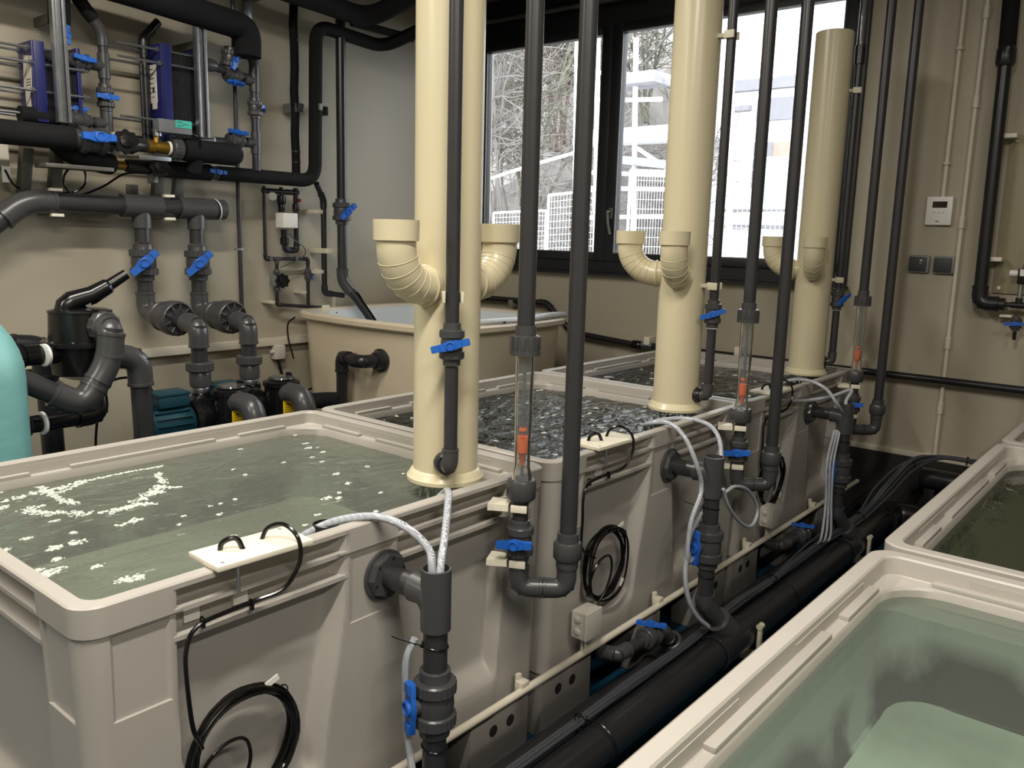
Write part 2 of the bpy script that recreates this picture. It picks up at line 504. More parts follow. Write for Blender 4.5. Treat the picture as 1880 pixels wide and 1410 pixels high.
def handwheel(parent, c, n, R, m='black_plastic'):
    g = G(); x, y, n = frame(n); vs = []
    for k in range(40):
        t = 2*PI*k/40; rr = R*(1+0.10*math.cos(8*t)); vs.append((rr*math.cos(t), rr*math.sin(t)))
    g.prism(vs, V(c), x, y, n, R*0.45)
    g.lathe([(R*0.55, 0), (R*0.5, R*0.25), (R*0.01, R*0.3)], V(c)+n*R*0.45, n, 16)
    return part('handwheel', g, m, parent)
def flange_geo(g, c, a, R, h):
    g.lathe([(R, 0), (R, h*0.5), (R*0.96, h*0.55), (R*0.9, h), (R*0.5, h)], c, a, 8)
    g.lathe([(R*1.06, 0), (R*1.06, h*0.35)], c, a, 32)
def catmull(pts, n=6):
    pts = [V(p) for p in pts]; out = []
    q = [pts[0]*2-pts[1]]+pts+[pts[-1]*2-pts[-2]]
    for i in range(1, len(q)-2):
        for k in range(n):
            t = k/n; a, b, c, d = q[i-1], q[i], q[i+1], q[i+2]
            out.append(0.5*((2*b)+(c-a)*t+(2*a-5*b+4*c-d)*t*t+(3*b-a-3*c+d)*t**3))
    out.append(pts[-1]); return out
def box_clip(parent, wall, p, r, width=0.03, m='clip_cream', name='pipe_clip'):
    """moulded saddle clip: block from the wall point to the pipe and two jaws round it"""
    wall, p = V(wall), V(p); d = (p-wall).normalized(); t = ZV.cross(d).normalized(); g = G()
    rot = Matrix((d, t, ZV)).transposed(); ln = (p-wall).length
    g.box(wall+d*(ln-r*1.1)/2, (max(0.01, ln-r*1.1), r*1.5, width), rot, 0.003)
    for s in (-1, 1):
        g.box(p+t*s*r*1.25, (r*2.1, r*0.45, width), rot, 0.002)
    g.box(p-d*r*1.15, (r*0.35, r*2.6, width), rot, 0.002)
    return part(name, g, m, parent)
def cable(parent, pts, r, m='cable_black', name='cable', seg=8, n=6, **k):
    g = G().tube(catmull(pts, n), r, seg)
    return part(name, g, m, parent, **k) if parent else g

# ================================================================ THE ROOM
XR, YB, ZT = 2.6, -2.6, 3.1
solo('floor', G().box(((XW+XR)/2, (YW+YB)/2, -0.03), (XR-XW, YW-YB, 0.06)), 'floor_teal', kind='structure', flat=True)
solo('ceiling', G().box(((XW+XR)/2, (YW+YB)/2, ZT+0.03), (XR-XW+0.4, YW-YB+0.4, 0.06)), 'ceiling_dark', kind='structure', flat=True)
solo('wall_left', G().box((XW-0.1, (YW+YB)/2, ZT/2), (0.2, YW-YB+0.4, ZT)), 'wall_paint', kind='structure', flat=True)
solo('wall_right', G().box((XR+0.1, (YW+YB)/2, ZT/2), (0.2, YW-YB+0.4, ZT)), 'wall_paint', kind='structure', flat=True)
solo('wall_front', G().box(((XW+XR)/2, YB-0.1, ZT/2), (XR-XW, 0.2, ZT)), 'wall_paint', kind='structure', flat=True)
WX0, WX1, WZ0, WZ1 = -4.2, -1.50, 1.20, 2.86
g = G()
yc = YW+0.1
g.box(((XW+WX0)/2, yc, ZT/2), (WX0-XW, 0.2, ZT))
g.box(((WX1+XR)/2, yc, ZT/2), (XR-WX1, 0.2, ZT))
g.box(((WX0+WX1)/2, yc, WZ0/2), (WX1-WX0, 0.2, WZ0))
g.box(((WX0+WX1)/2, yc, (ZT+WZ1)/2), (WX1-WX0, 0.2, ZT-WZ1))
solo('wall_back', g, 'wall_paint', kind='structure', flat=True)
# window: fixed frame, two sashes, two panes
g = G(); fy = YW+0.02
def frame_rect(g, x0, x1, z0, z1, wl, wr, wb, wt, y, d, bev=0.003):
    g.box(((x0+x0+wl)/2, y, (z0+z1)/2), (wl, d, z1-z0), bev=bev)
    g.box(((x1+x1-wr)/2, y, (z0+z1)/2), (wr, d, z1-z0), bev=bev)
    g.box(((x0+x1)/2, y, z0+wb/2), (x1-x0-wl-wr, d, wb), bev=bev)
    g.box(((x0+x1)/2, y, z1-wt/2), (x1-x0-wl-wr, d, wt), bev=bev)
frame_rect(g, WX0, WX1, WZ0, WZ1, 0.07, 0.05, 0.075, 0.15, fy, 0.07)
win = solo('window_1', g, 'frame_black', kind='structure', flat=True)
for k, (a, b) in enumerate(((WX0+0.07, -3.03), (-3.03, WX1-0.05))):
    g = G(); frame_rect(g, a, b, WZ0+0.075, WZ1-0.15, 0.075, 0.075, 0.055, 0.055, fy-0.02, 0.06, 0.006)
    s = part('sash', g, 'frame_black', win)
    part('pane', G().box(((a+b)/2, fy, (WZ0+WZ1)/2-0.03), (b-a-0.14, 0.008, WZ1-WZ0-0.34)), 'window_glass', s, flat=True)
    g = G(); frame_rect(g, a+0.07, b-0.07, WZ0+0.125, WZ1-0.2, 0.006, 0.006, 0.006, 0.006, fy-0.045, 0.01, 0)
    part('glazing_bead', g, 'steel_dull', s, flat=True)
g = G(); hp = W(1122, 392, 0.03)
g.box(hp, (0.03, 0.02, 0.07), bev=0.004); g.cyl(hp+V((0, -0.01, 0.01)), hp+V((0, -0.05, 0.01)), 0.009)
g.tube([hp+V((0, -0.05, 0.015)), hp+V((0.012, -0.055, -0.06)), hp+V((0.03, -0.055, -0.13))], 0.008, 10, bend=0.02)
part('window_handle', g, 'steel_dull', win)
solo('trim_1', G().box(((WX0+WX1)/2, YW-0.03, WZ0-0.008), (WX1-WX0+0.02, 0.06, 0.016)), 'frame_black', kind='structure', flat=True)
# black roller-blind box and ceiling conduits above the window
solo('trim_2', G().box(((WX0+WX1)/2, YW-0.04, 2.93), (WX1-WX0+0.1, 0.08, 0.16)), 'frame_black', kind='structure', flat=True)
for k, (za, yy) in enumerate(((2.83, YW-0.10), (2.95, YW-0.16))):
    g = G().box((-3.05, yy, za), (2.5, 0.03, 0.02), bev=0.003)
    solo('ceiling_rail', g, 'steel_dull', ('lower' if k == 0 else 'upper')+' thin grey rail running above the black window frame', 'rail', 'rails above the window')
# pale skirting and plinth of the back wall
solo('baseboard_back', G().box((0.4, YW-0.012, 0.365), (4.2, 0.024, 0.03), bev=0.004), 'conduit_cream', kind='structure')
solo('trim_3', G().box((0.0, YW-0.012, 0.175), (5.2, 0.02, 0.35)), 'plinth_dark', kind='structure', flat=True)
# cable trunking on the left wall
a, b = L(240, 650, 0.02), L(563, 622, 0.02)
solo('baseboard_left', G().box((XW+0.02, (a.y-1.5+b.y+1.4)/2, (a.z+b.z)/2), (0.04, b.y-a.y+2.9, 0.045), bev=0.003), 'conduit_cream', kind='structure')

# ---------------------------------------------------------------- OUTSIDE the window
g = G(); N = 24; vs = []; fs = []
def hill(x, y):
    return 0.2+max(0, (y-6.5))*0.55+0.25*noise.noise(V((x*0.5, y*0.5, 0)))
for i in range(N+1):
    for j in range(N+1):
        x = -26+30*i/N; y = 5.0+16*j/N
        vs.append((x, y, hill(x, y) if x < -7.5 else 0.2+0.04*(y-5)+0.05*noise.noise(V((x, y, 2)))))
for i in range(N):
    for j in range(N):
        fs.append((i*(N+1)+j, (i+1)*(N+1)+j, (i+1)*(N+1)+j+1, i*(N+1)+j+1))
g.add(vs, fs)
o = solo('hillside_ground', g, 'hill_soil', kind='structure')
def shrub(px, Y, H, seed, mtl, label, spread=0.6, n=80):
    random.seed(seed)
    d = ray(px, 400); x = d.x/d.y*Y; z0 = 0.3+max(0, Y-6.5)*0.5 if x < -7 else 0.3
    t = thing('bare_shrub', (x, Y, z0), label, 'shrub', 'leafless shrubs on the slope outside')
    g = G(); stems = []
    for k in range(7):
        p = V((x+random.uniform(-.25, .25)*spread, Y+random.uniform(-.2, .2), z0)); d0 = V((random.uniform(-.35, .35), random.uniform(-.25, .25), 1)).normalized()
        pts = [p]
        for q in range(6):
            d0 = (d0+V((random.uniform(-.22, .22), random.uniform(-.15, .15), random.uniform(-.05, .1)))).normalized()
            pts.append(pts[-1]+d0*H/6)
        g.tube(pts, [0.024*(1-i/8) for i in range(7)], 5, cap=False); stems.append(pts)
    part('stem', g, mtl, t)
    g = G()
    for k in range(n*6):
        pts0 = random.choice(stems); p = random.choice(pts0[1:]).lerp(random.choice(pts0[2:]), 0.2)
        d0 = V((random.uniform(-1, 1), random.uniform(-.6, .6), random.uniform(-.5, .9))).normalized(); pts = [p]; l = random.uniform(.4, 1.1)*H*0.3
        for q in range(3):
            d0 = (d0+V((random.uniform(-.7, .7), random.uniform(-.5, .5), random.uniform(-.5, .6)))).normalized(); pts.append(pts[-1]+d0*l/3)
        g.tube(pts, [0.009, 0.007, 0.005, 0.003], 3, cap=False)
    part('twigs', g, mtl, t, kind='stuff')
SH = [(910, 9.0, 3.6, 'twig_grey', 'grey leafless shrub at the far left edge of the window view'),
      (948, 11.0, 4.2, 'twig_brown', 'brown leafless shrub up the slope just left of the centre pipe'),
      (985, 9.6, 3.4, 'twig_green', 'greenish leafless shrub behind the second dark pipe'),
      (1022, 11.5, 4.6, 'twig_brown', 'tall reddish brown shrub between the two dark pipes in the left pane'),
      (1055, 9.4, 2.6, 'twig_grey', 'low grey shrub behind the third dark pipe'),
      (1090, 12.0, 4.4, 'twig_grey', 'grey shrub against the right side of the left pane'),
      (1180, 12.5, 4.2, 'twig_green', 'shrub at the left side of the right pane'),
      (1210, 11.0, 2.8, 'twig_grey', 'low shrub beside the white house wall'),
      (930, 13.0, 5.5, 'twig_brown', 'tall shrub high on the slope at the left'),
      (1040, 14.0, 5.5, 'twig_green', 'tall shrub high on the slope near the window centre')]
for k, (px, Y, H, mm, lb) in enumerate(SH): shrub(px, Y, H, k+3, mm, lb)
# white house, partly behind the second column
t = thing('white_house', (-6.0, 13.0, 0.3), 'white rendered house across the yard, seen through the right pane', 'house')
a = ray(1228, 300); xa = a.x/a.y*12.0
part('wall', G().box((xa+4.0, 14.0, 4.0), (8.0, 4.0, 9.0)), 'house_white', t, flat=True)
def hwin(x0, y0, x1, y1, mm, nm, off=0.03):
    p, q = P(x0, y0, 1, 12.0-off), P(x1, y1, 1, 12.0-off)
    return part(nm, G().box(((p.x+q.x)/2, 12.0-off/2, (p.z+q.z)/2), (abs(q.x-p.x), off, abs(p.z-q.z))), mm, t, flat=True)
hwin(1390, 182, 1452, 218, 'house_dark', 'window_recess', 0.05)
hwin(1384, 262, 1412, 345, 'house_dark', 'window_recess', 0.05)
hwin(1408, 262, 1446, 300, 'brick_red', 'shutter')
hwin(1408, 312, 1428, 342, 'brick_red', 'shutter')
hwin(1230, 262, 1330, 270, 'house_dark', 'ledge', 0.12)
hwin(1330, 150, 1460, 158, 'house_dark', 'ledge', 0.10)
hwin(1330, 196, 1375, 202, 'house_dark', 'ledge', 0.10)
hwin(1330, 412, 1450, 420, 'house_dark', 'louvre_band', 0.06)
hwin(1330, 384, 1450, 388, 'house_dark', 'louvre_band', 0.06)
solo('teal_sheet', G().box(P(1432, 330, 1, 11.0), (0.5, 0.04, 0.6), bev=0.01), 'teal_sheet', 'teal tarpaulin square hanging in front of the white house', 'tarpaulin')
# white site structure: posts, rails, braces (scaffold)
t = thing('scaffold', P(1140, 460, 1, 8.5), 'white scaffold frame standing outside across the middle of the window', 'scaffold')
def pole(p, q, r=0.03, nm='pole'): part(nm, G().cyl(p, q, r, 8), 'house_white', t)
def SP(x, y, Y=8.5): return P(x, y, 1, Y)
for x in (1063, 1098, 1168, 1345): pole(SP(x, 70), SP(x-6, 470), 0.05 if x == 1063 else 0.03)
for (x0, y0, x1, y1) in ((1080, 132, 1230, 142), (1080, 185, 1215, 182), (1060, 316, 1240, 322), (1060, 345, 1240, 348), (1060, 400, 1500, 392), (1170, 272, 1240, 320), (1090, 245, 1230, 248)):
    pole(SP(x0, y0), SP(x1, y1), 0.025, 'rail')
part('plank', G().box(SP(1165, 250), (1.5, 0.3, 0.16)), 'house_white', t, flat=True)
part('dark_awning', G().box(SP(1175, 148), (0.6, 0.4, 0.12)), 'house_dark', t, flat=True)
part('dark_awning', G().box(SP(1195, 300), (0.7, 0.4, 0.09), Matrix.Rotation(0.12, 3, 'Y')), 'house_dark', t, flat=True)
# sagging cable and mesh fence panels
def fence(p0, p1, h, label, lean=0.0):
    p0, p1 = V(p0), V(p1); t = thing('mesh_fence', p0, label, 'fence', 'site fence panels outside')
    up = V((0, lean, h)); g = G()
    for a, b in ((p0, p0+up), (p1, p1+up), (p0+up, p1+up), (p0, p1)): g.cyl(a, b, 0.014, 8)
    part('tube_frame', g, 'fence_wire', t)
    g = G(); n = 16
    for k in range(1, n):
        a = p0.lerp(p1, k/n); g.cyl(a, a+up, 0.0025, 4)
    for k in range(1, 9): g.cyl(p0+up*k/9, p1+up*k/9, 0.0025, 4)
    part('wire_mesh', g, 'fence_wire', t, kind='stuff', flat=True)
fence(SP(905, 470, 7.6), SP(1000, 470, 7.6), 0.5, 'mesh fence panel at the left end, bottom of the left pane')
fence(SP(1004, 468, 7.2), SP(1095, 464, 7.2), 0.62, 'mesh fence panel behind the two dark pipes, left pane')
fence(SP(1150, 470, 7.0), SP(1230, 470, 7.4), 0.8, 'mesh fence panel at the left of the right pane')
fence(SP(1330, 480, 7.0), SP(1470, 490, 7.4), 0.9, 'mesh fence panel at the right of the right pane')
solo('sagging_wire', G().tube([SP(900, 328, 8.0), SP(960, 308, 8.0), SP(1050, 282, 8.0), SP(1064, 276, 8.0)], 0.02, 8, bend=0.5), 'fence_wire', 'white wire slung from left edge up to the scaffold', 'wire')

# ================================================================ THE TANKS
TLX, TLY, RC = 1.01, 1.212, 0.045
def ss(a, b, x):
    t = min(1, max(0, (x-a)/(b-a))); return t*t*(3-2*t)
def tank_D(u, Ls, z, mid):
    """how far the outer skin lies behind the rim plane"""
    draft = max(0, (0.82-z))*0.02
    corner = 0.0 if z > 0.7695 else 0.004
    if 0.055 < u < 0.15 and 0.611 < z < 0.7645: corner = 0.009
    v = Ls-u
    if 0.055 < v < 0.15 and 0.611 < z < 0.7645: corner = 0.009
    if z > 0.8115: bay = 0.0
    elif z > 0.776: bay = 0.034
    elif z > 0.766: bay = 0.002
    elif z > 0.724: bay = 0.034
    elif z > 0.714: bay = 0.003
    else: bay = 0.044-0.042*ss(0.335, 0.275, z)
    e = 0.163+0.015*ss(0.6, 0.3, z)
    msk = ss(e, e+0.016, u)*ss(e, e+0.016, v)
    if mid:
        hw = 0.068+0.055*ss(0.72, 0.30, z)
        msk *= ss(hw, hw+0.034, abs(u-Ls/2))
        if abs(u-Ls/2) < 0.06 and 0.611 < z < 0.7645: corner = 0.007
    return draft+corner*(1-msk)+bay*msk
ZL = []
for z0 in (0.8115, 0.776, 0.766, 0.7695, 0.7645, 0.724, 0.714, 0.611): ZL += [z0+0.0007, z0-0.0007]
ZL += [0.821, 0.79, 0.75, 0.735, 0.70, 0.69, 0.68, 0.67, 0.66, 0.65, 0.64, 0.625, 0.6, 0.585, 0.57, 0.555, 0.54, 0.525, 0.51, 0.495, 0.48, 0.465, 0.45, 0.435, 0.42, 0.405, 0.39, 0.375, 0.36, 0.35, 0.335, 0.325, 0.315, 0.305, 0.295, 0.285, 0.275, 0.25, 0.2]
ZL = sorted(set(ZL), reverse=True)
def rr_loop(x0, y0, x1, y1, r, z, n=6):
    pts = []
    for cx, cy, a0 in ((x1-r, y1-r, 0), (x0+r, y1-r, PI/2), (x0+r, y0+r, PI), (x1-r, y0+r, 3*PI/2)):
        for k in range(n+1):
            t = a0+PI/2*k/n; pts.append(V((cx+r*math.cos(t), cy+r*math.sin(t), z)))
    return pts
def skin(loops, cap=True):
    g = G(); n = len(loops[0]); vs = [p for l in loops for p in l]; fs = []
    for i in range(len(loops)-1):
        for k in range(n):
            k2 = (k+1) % n; fs.append((i*n+k, i*n+k2, (i+1)*n+k2, (i+1)*n+k))
    if cap: fs.append(tuple((len(loops)-1)*n+k for k in range(n)))
    return g.add(vs, fs)
def shell_geo(x0, y0):
    """perimeter starting at the low-x low-y corner, going round anticlockwise"""
    per = []  # (point, normal, u, Ls, mid)
    def side(p, d, nrm, Ls, mid):
        us = [RC+i*(Ls-2*RC)/int((Ls-2*RC)/0.006) for i in range(int((Ls-2*RC)/0.006)+1)]
        for u in us: per.append((p+d*u, nrm, u, Ls, mid))
        c = p+d*(Ls-RC)-nrm*RC
        for k in range(1, 6):
            t = PI/2*k/6; nn = nrm*math.cos(t)+d*math.sin(t)
            per.append((c+nn*RC, nn, 0.03, 10, False))
    x1, y1 = x0+TLX, y0+TLY
    side(V((x0, y0, 0)), V((1, 0, 0)), V((0, -1, 0)), TLX, False)
    side(V((x1, y0, 0)), V((0, 1, 0)), V((1, 0, 0)), TLY, True)
    side(V((x1, y1, 0)), V((-1, 0, 0)), V((0, 1, 0)), TLX, False)
    side(V((x0, y1, 0)), V((0, -1, 0)), V((-1, 0, 0)), TLY, True)
    loops = []
    for z in ZL:
        loops.append([p-nn*tank_D(u, Ls, z, mid)+V((0, 0, z)) for p, nn, u, Ls, mid in per])
    return skin(loops, cap=False)
SHELL = {}
def make_tank(x0, y0, name, label, cat, group, basin, floor_z, ledge=0.787, water=None):
    t = thing(name, (x0+TLX/2, y0+TLY/2, 0), label, cat, group)
    x1, y1 = x0+TLX, y0+TLY
    if 'me' not in SHELL:
        s = part('shell', shell_geo(x0, y0), 'tank_grey', t, angle=30); SHELL['me'] = s.data
    else:
        s = bpy.data.objects.new('shell', SHELL['me']); link(s); s.parent = t; ORI[s.name] = ORI[t.name]
    g = skin([rr_loop(x0+i, y0+i, x1-i, y1-i, r, z) for i, z, r in ((0.0, 0.8195, RC), (0.004, 0.8235, RC), (0.029, 0.8235, 0.03), (0.032, 0.820, 0.03), (0.035, ledge+0.002, 0.03), (0.037, ledge, 0.03), (0.052, ledge-0.001, 0.10), (0.055, ledge-0.006, 0.10), (0.056, 0.745, 0.10))], cap=False)
    part('rim', g, 'tank_grey', t)
    # raised bars along the inner ledge
    for (a, b) in ((0.14, 0.30), (0.40, 0.82), (0.90, 1.07)):
        for xx in (x1-0.043, x0+0.043): part('ledge_bar', G().box((xx, y0+(a+b)/2, ledge+0.003), (0.018, b-a, 0.010), bev=0.002), 'tank_grey', t)
    for (a, b) in ((0.12, 0.30), (0.38, 0.62), (0.70, 0.88)):
        for yy in (y1-0.043, y0+0.043): part('ledge_bar', G().box((x0+(a+b)/2, yy, ledge+0.003), (b-a, 0.018, 0.010), bev=0.002), 'tank_grey', t)
    pass
    g = skin([rr_loop(x0+i, y0+i, x1-i, y1-i, r, z) for i, z, r in ((0.056, 0.75, 0.10), (0.062, 0.70, 0.10), (0.075, floor_z+0.05, 0.11), (0.085, floor_z+0.015, 0.11), (0.11, floor_z, 0.10))])
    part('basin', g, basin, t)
    # skid: side rails with black discs for round holes, and fork openings
    for sx in (x1-0.075, x0+0.075):
        for ya, yb in ((0.02, 0.27), (0.53, 0.69), (0.95, 1.19)):
            part('skid_block', G().box((sx, y0+(ya+yb)/2, 0.0865), (0.10, yb-ya, 0.173), bev=0.008), 'skid_grey', t)
        part('skid_beam', G().box((sx, y0+TLY/2, 0.188), (0.10, TLY-0.04, 0.032), bev=0.004), 'skid_grey', t)
    for yy in (0.10, 0.17, 1.04, 1.11):
        part('round_hole', G().lathe([(0.016, 0), (0.016, 0.001), (0.001, 0.0012)], (x1-0.0252, y0+yy, 0.125), (1, 0, 0), 16), 'dark_hole', t)
    part('skid_shade_block', G().box((x0+TLX/2, y0+TLY/2, 0.12), (TLX-0.3, TLY-0.1, 0.14)), 'dark_hole', t, flat=True)  # near-black block added so the fork openings look shaded
    return t
X0L, X1L = -2.30, -1.29
TY = [0.52, 1.748, 2.976]
TG = 'grey pallet-box fish tanks in the left row'
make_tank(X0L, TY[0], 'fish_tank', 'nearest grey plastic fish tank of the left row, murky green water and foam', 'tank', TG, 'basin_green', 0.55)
make_tank(X0L, TY[1], 'fish_tank', 'middle grey plastic fish tank of the left row, under the middle cream column', 'tank', TG, 'basin_dark', 0.55)
make_tank(X0L, TY[2], 'fish_tank', 'farthest grey plastic fish tank of the left row, below the window', 'tank', TG, 'basin_dark', 0.55)
X0R = -0.455
TRG = 'grey pallet-box tanks in the right row'
make_tank(X0R, 0.51, 'holding_tank', 'nearest right-hand tank in the bottom right corner with clear water and stained walls', 'tank', TRG, 'basin_clear', 0.565)
make_tank(X0R, 1.745, 'holding_tank', 'second right-hand tank with dark greenish water', 'tank', TRG, 'basin_dark', 0.50)
make_tank(X0R, 2.98, 'holding_tank', 'third right-hand tank, only its corner showing at the right edge', 'tank', TRG, 'basin_dark', 0.50)

def water(x0, y0, zw, mtl, label, amp, sc, jets=(), ins=0.0555):
    xa, ya, xb, yb = x0+ins, y0+ins, x0+TLX-ins, y0+TLY-ins; NX, NY = 90, 108; g = G(); vs = []; idx = {}
    rc = 0.10
    for i in range(NX+1):
        for j in range(NY+1):
            x = xa+(xb-xa)*i/NX; y = ya+(yb-ya)*j/NY
            # pull the corners in to follow the rounded ledge
            cx = min(max(x, xa+rc), xb-rc); cy = min(max(y, ya+rc), yb-rc); d = V((x-cx, y-cy, 0))
            if abs(d.x) > 1e-6 and abs(d.y) > 1e-6:
                mxd = max(abs(d.x), abs(d.y)); d = d.normalized()*mxd; x, y = cx+d.x, cy+d.y
            h = amp*(noise.noise(V((x*sc, y*sc*0.6, 1.3)))+0.5*noise.noise(V((x*sc*2.3, y*sc*2, 7))))
            for jx, jy, ja, jr in jets:
                q = math.hypot(x-jx, y-jy); h += ja*math.exp(-(q/jr)**2)*math.cos(q*150)
            idx[i, j] = len(vs); vs.append((x, y, zw+h))
    fs = [(idx[i, j], idx[i+1, j], idx[i+1, j+1], idx[i, j+1]) for i in range(NX) for j in range(NY)]
    g.add(vs, fs)
    return solo('tank_water', g, mtl, label, 'water')
COLS = [(-1.46, 1.515), (-1.485, 2.765), (-1.46, 4.005)]
WZ = 0.762
water(X0L, TY[0], WZ, 'water_murky', 'murky green rippled water in the nearest left tank', 0.0016, 14, [(COLS[0][0], COLS[0][1], 0.002, 0.12)])
water(X0L, TY[1], WZ, 'water_rough', 'dark choppy water in the middle left tank', 0.004, 20, [(COLS[1][0], COLS[1][1], 0.004, 0.16)])
water(X0L, TY[2], WZ, 'water_dark', 'dark rippling water in the farthest left tank', 0.003, 18, [(COLS[2][0], COLS[2][1], 0.004, 0.16)])
water(X0R, 0.51, 0.768, 'water_still', 'clear still water in the nearest right-hand tank', 0.0003, 4)
water(X0R, 1.745, 0.765, 'water_green', 'greenish water in the second right-hand tank', 0.001, 8)
water(X0R, 2.98, 0.765, 'water_green', 'water in the third right-hand tank at the right edge', 0.001, 8)

# ---- foam: clusters of bubbles floating on the water
def foam(name, label, spots, seed, tank_i, rbub=0.0030, group=None, density=1.0):
    random.seed(seed); g = G()
    x0, y0 = X0L+0.062, TY[tank_i]+0.062; x1, y1 = X0L+TLX-0.062, TY[tank_i]+TLY-0.062
    base = [(1.0, 0.0), (0.75, 0.32), (0.02, 0.5)]
    for (cx, cy, rx, ry, ang) in spots:
        n = int(density*rx*ry*PI/(rbub*rbub*3.4))+2
        ca, sa = math.cos(ang), math.sin(ang)
        for k in range(n):
            t = random.uniform(0, 2*PI); q = math.sqrt(random.random())
            wob = 0.72+0.5*noise.noise(V((math.cos(t)*1.7+cx*9, math.sin(t)*1.7+cy*9, seed)))
            a, b = rx*q*wob*math.cos(t), ry*q*wob*math.sin(t)
            x, y = cx+a*ca-b*sa, cy+a*sa+b*ca
            if not (x0 < x < x1 and y0 < y < y1): continue
            r = rbub*random.uniform(0.45, 1.6)
            g.lathe([(r*c, r*s) for c, s in base], (x, y, WZ+0.0005), (0, 0, 1), 6, cap=(False, True))
    return solo(name, g, 'foam_white', label, 'foam', group, kind='stuff')
def wp(x, y): return P(x, y, 2, WZ)
def line_spots(pts, r, step=0.02, jit=0.01, seed=1):
    random.seed(seed); out = []
    q = [wp(*p) for p in pts]
    for i in range(len(q)-1):
        d = (q[i+1]-q[i]); n = max(1, int(d.length/step))
        for k in range(n):
            p = q[i]+d*(k/n); out.append((p.x+random.uniform(-jit, jit), p.y+random.uniform(-jit, jit), r*random.uniform(.5, 1.5), r*random.uniform(.4, 1.0), random.uniform(0, 3)))
    return out
sp = []
for (x, y, a) in ((88, 1052, 30), (60, 1050, 22), (250, 1062, 24), (225, 1065, 18), (143, 996, 20), (98, 1007, 18), (103, 1028, 14), (180, 1040, 16), (47, 990, 12), (12, 1010, 12), (75, 930, 10), (98, 957, 10), (135, 978, 10), (600, 915, 16), (622, 915, 10), (592, 830, 10), (574, 840, 8), (618, 870, 12), (640, 888, 9), (622, 905, 8), (565, 823, 9), (590, 848, 7), (560, 815, 8), (432, 917, 8), (404, 945, 8), (338, 948, 6), (405, 925, 6), (387, 930, 6), (450, 872, 6), (483, 807, 6), (505, 805, 6), (443, 825, 6), (541, 800, 5), (583, 822, 5), (428, 862, 5), (675, 857, 8), (700, 905, 8), (740, 870, 6), (560, 965, 8), (585, 945, 9), (428, 985, 8), (690, 940, 8), (330, 963, 6), (520, 850, 5)):
    p = wp(x, y); r = a*0.5*((p-V((0, 0, CAM_Z))).length)/FPX
    sp.append((p.x, p.y, r*1.3, r*2.0, 0.25))
foam('foam_patch', 'scattered patches of white bubbles floating on the nearest tank', sp, 5, 0)
ln = []
for pl, rr_, sd in (([(0, 922), (60, 907), (110, 897), (165, 880)], 0.016, 2), ([(165, 882), (240, 866), (300, 856)], 0.007, 3),
                    ([(75, 895), (100, 912), (125, 922), (150, 925)], 0.016, 4), ([(50, 935), (80, 938), (130, 942), (180, 946)], 0.026, 5),
                    ([(180, 942), (240, 930), (285, 925)], 0.012, 6), ([(215, 940), (245, 932), (265, 915), (290, 900), (305, 888)], 0.026, 7),
                    ([(285, 893), (335, 896)], 0.014, 8), ([(225, 964), (250, 957), (275, 951)], 0.022, 9), ([(0, 905), (20, 903)], 0.02, 10),
                    ([(0, 933), (28, 930)], 0.016, 11), ([(290, 870), (300, 885), (305, 890)], 0.014, 12), ([(110, 905), (140, 893), (150, 885)], 0.010, 13)):
    ln += line_spots(pl, rr_, step=rr_*0.6, jit=rr_*0.45, seed=sd)
foam('foam_streak', 'swirling streaks of white foam at the left side of the nearest tank', ln, 9, 0, density=0.42)
random.seed(11); sp = []
for k in range(60):
    x = random.uniform(X0L+0.08, X1L-0.08); y = random.uniform(TY[1]+0.08, TY[1]+TLY-0.08); sp.append((x, y, random.uniform(.004, .016), random.uniform(.004, .012), random.uniform(0, 3)))
foam('foam_flecks', 'small white foam flecks on the middle tank', sp, 12, 1, 0.004)
sp = []
for k in range(70):
    x = random.uniform(X0L+0.08, X1L-0.08); y = random.uniform(TY[2]+0.08, TY[2]+TLY-0.08); sp.append((x, y, random.uniform(.006, .02), random.uniform(.004, .012), random.uniform(0, 3)))
foam('foam_flecks', 'small white foam flecks on the farthest tank', sp, 13, 2, 0.005)

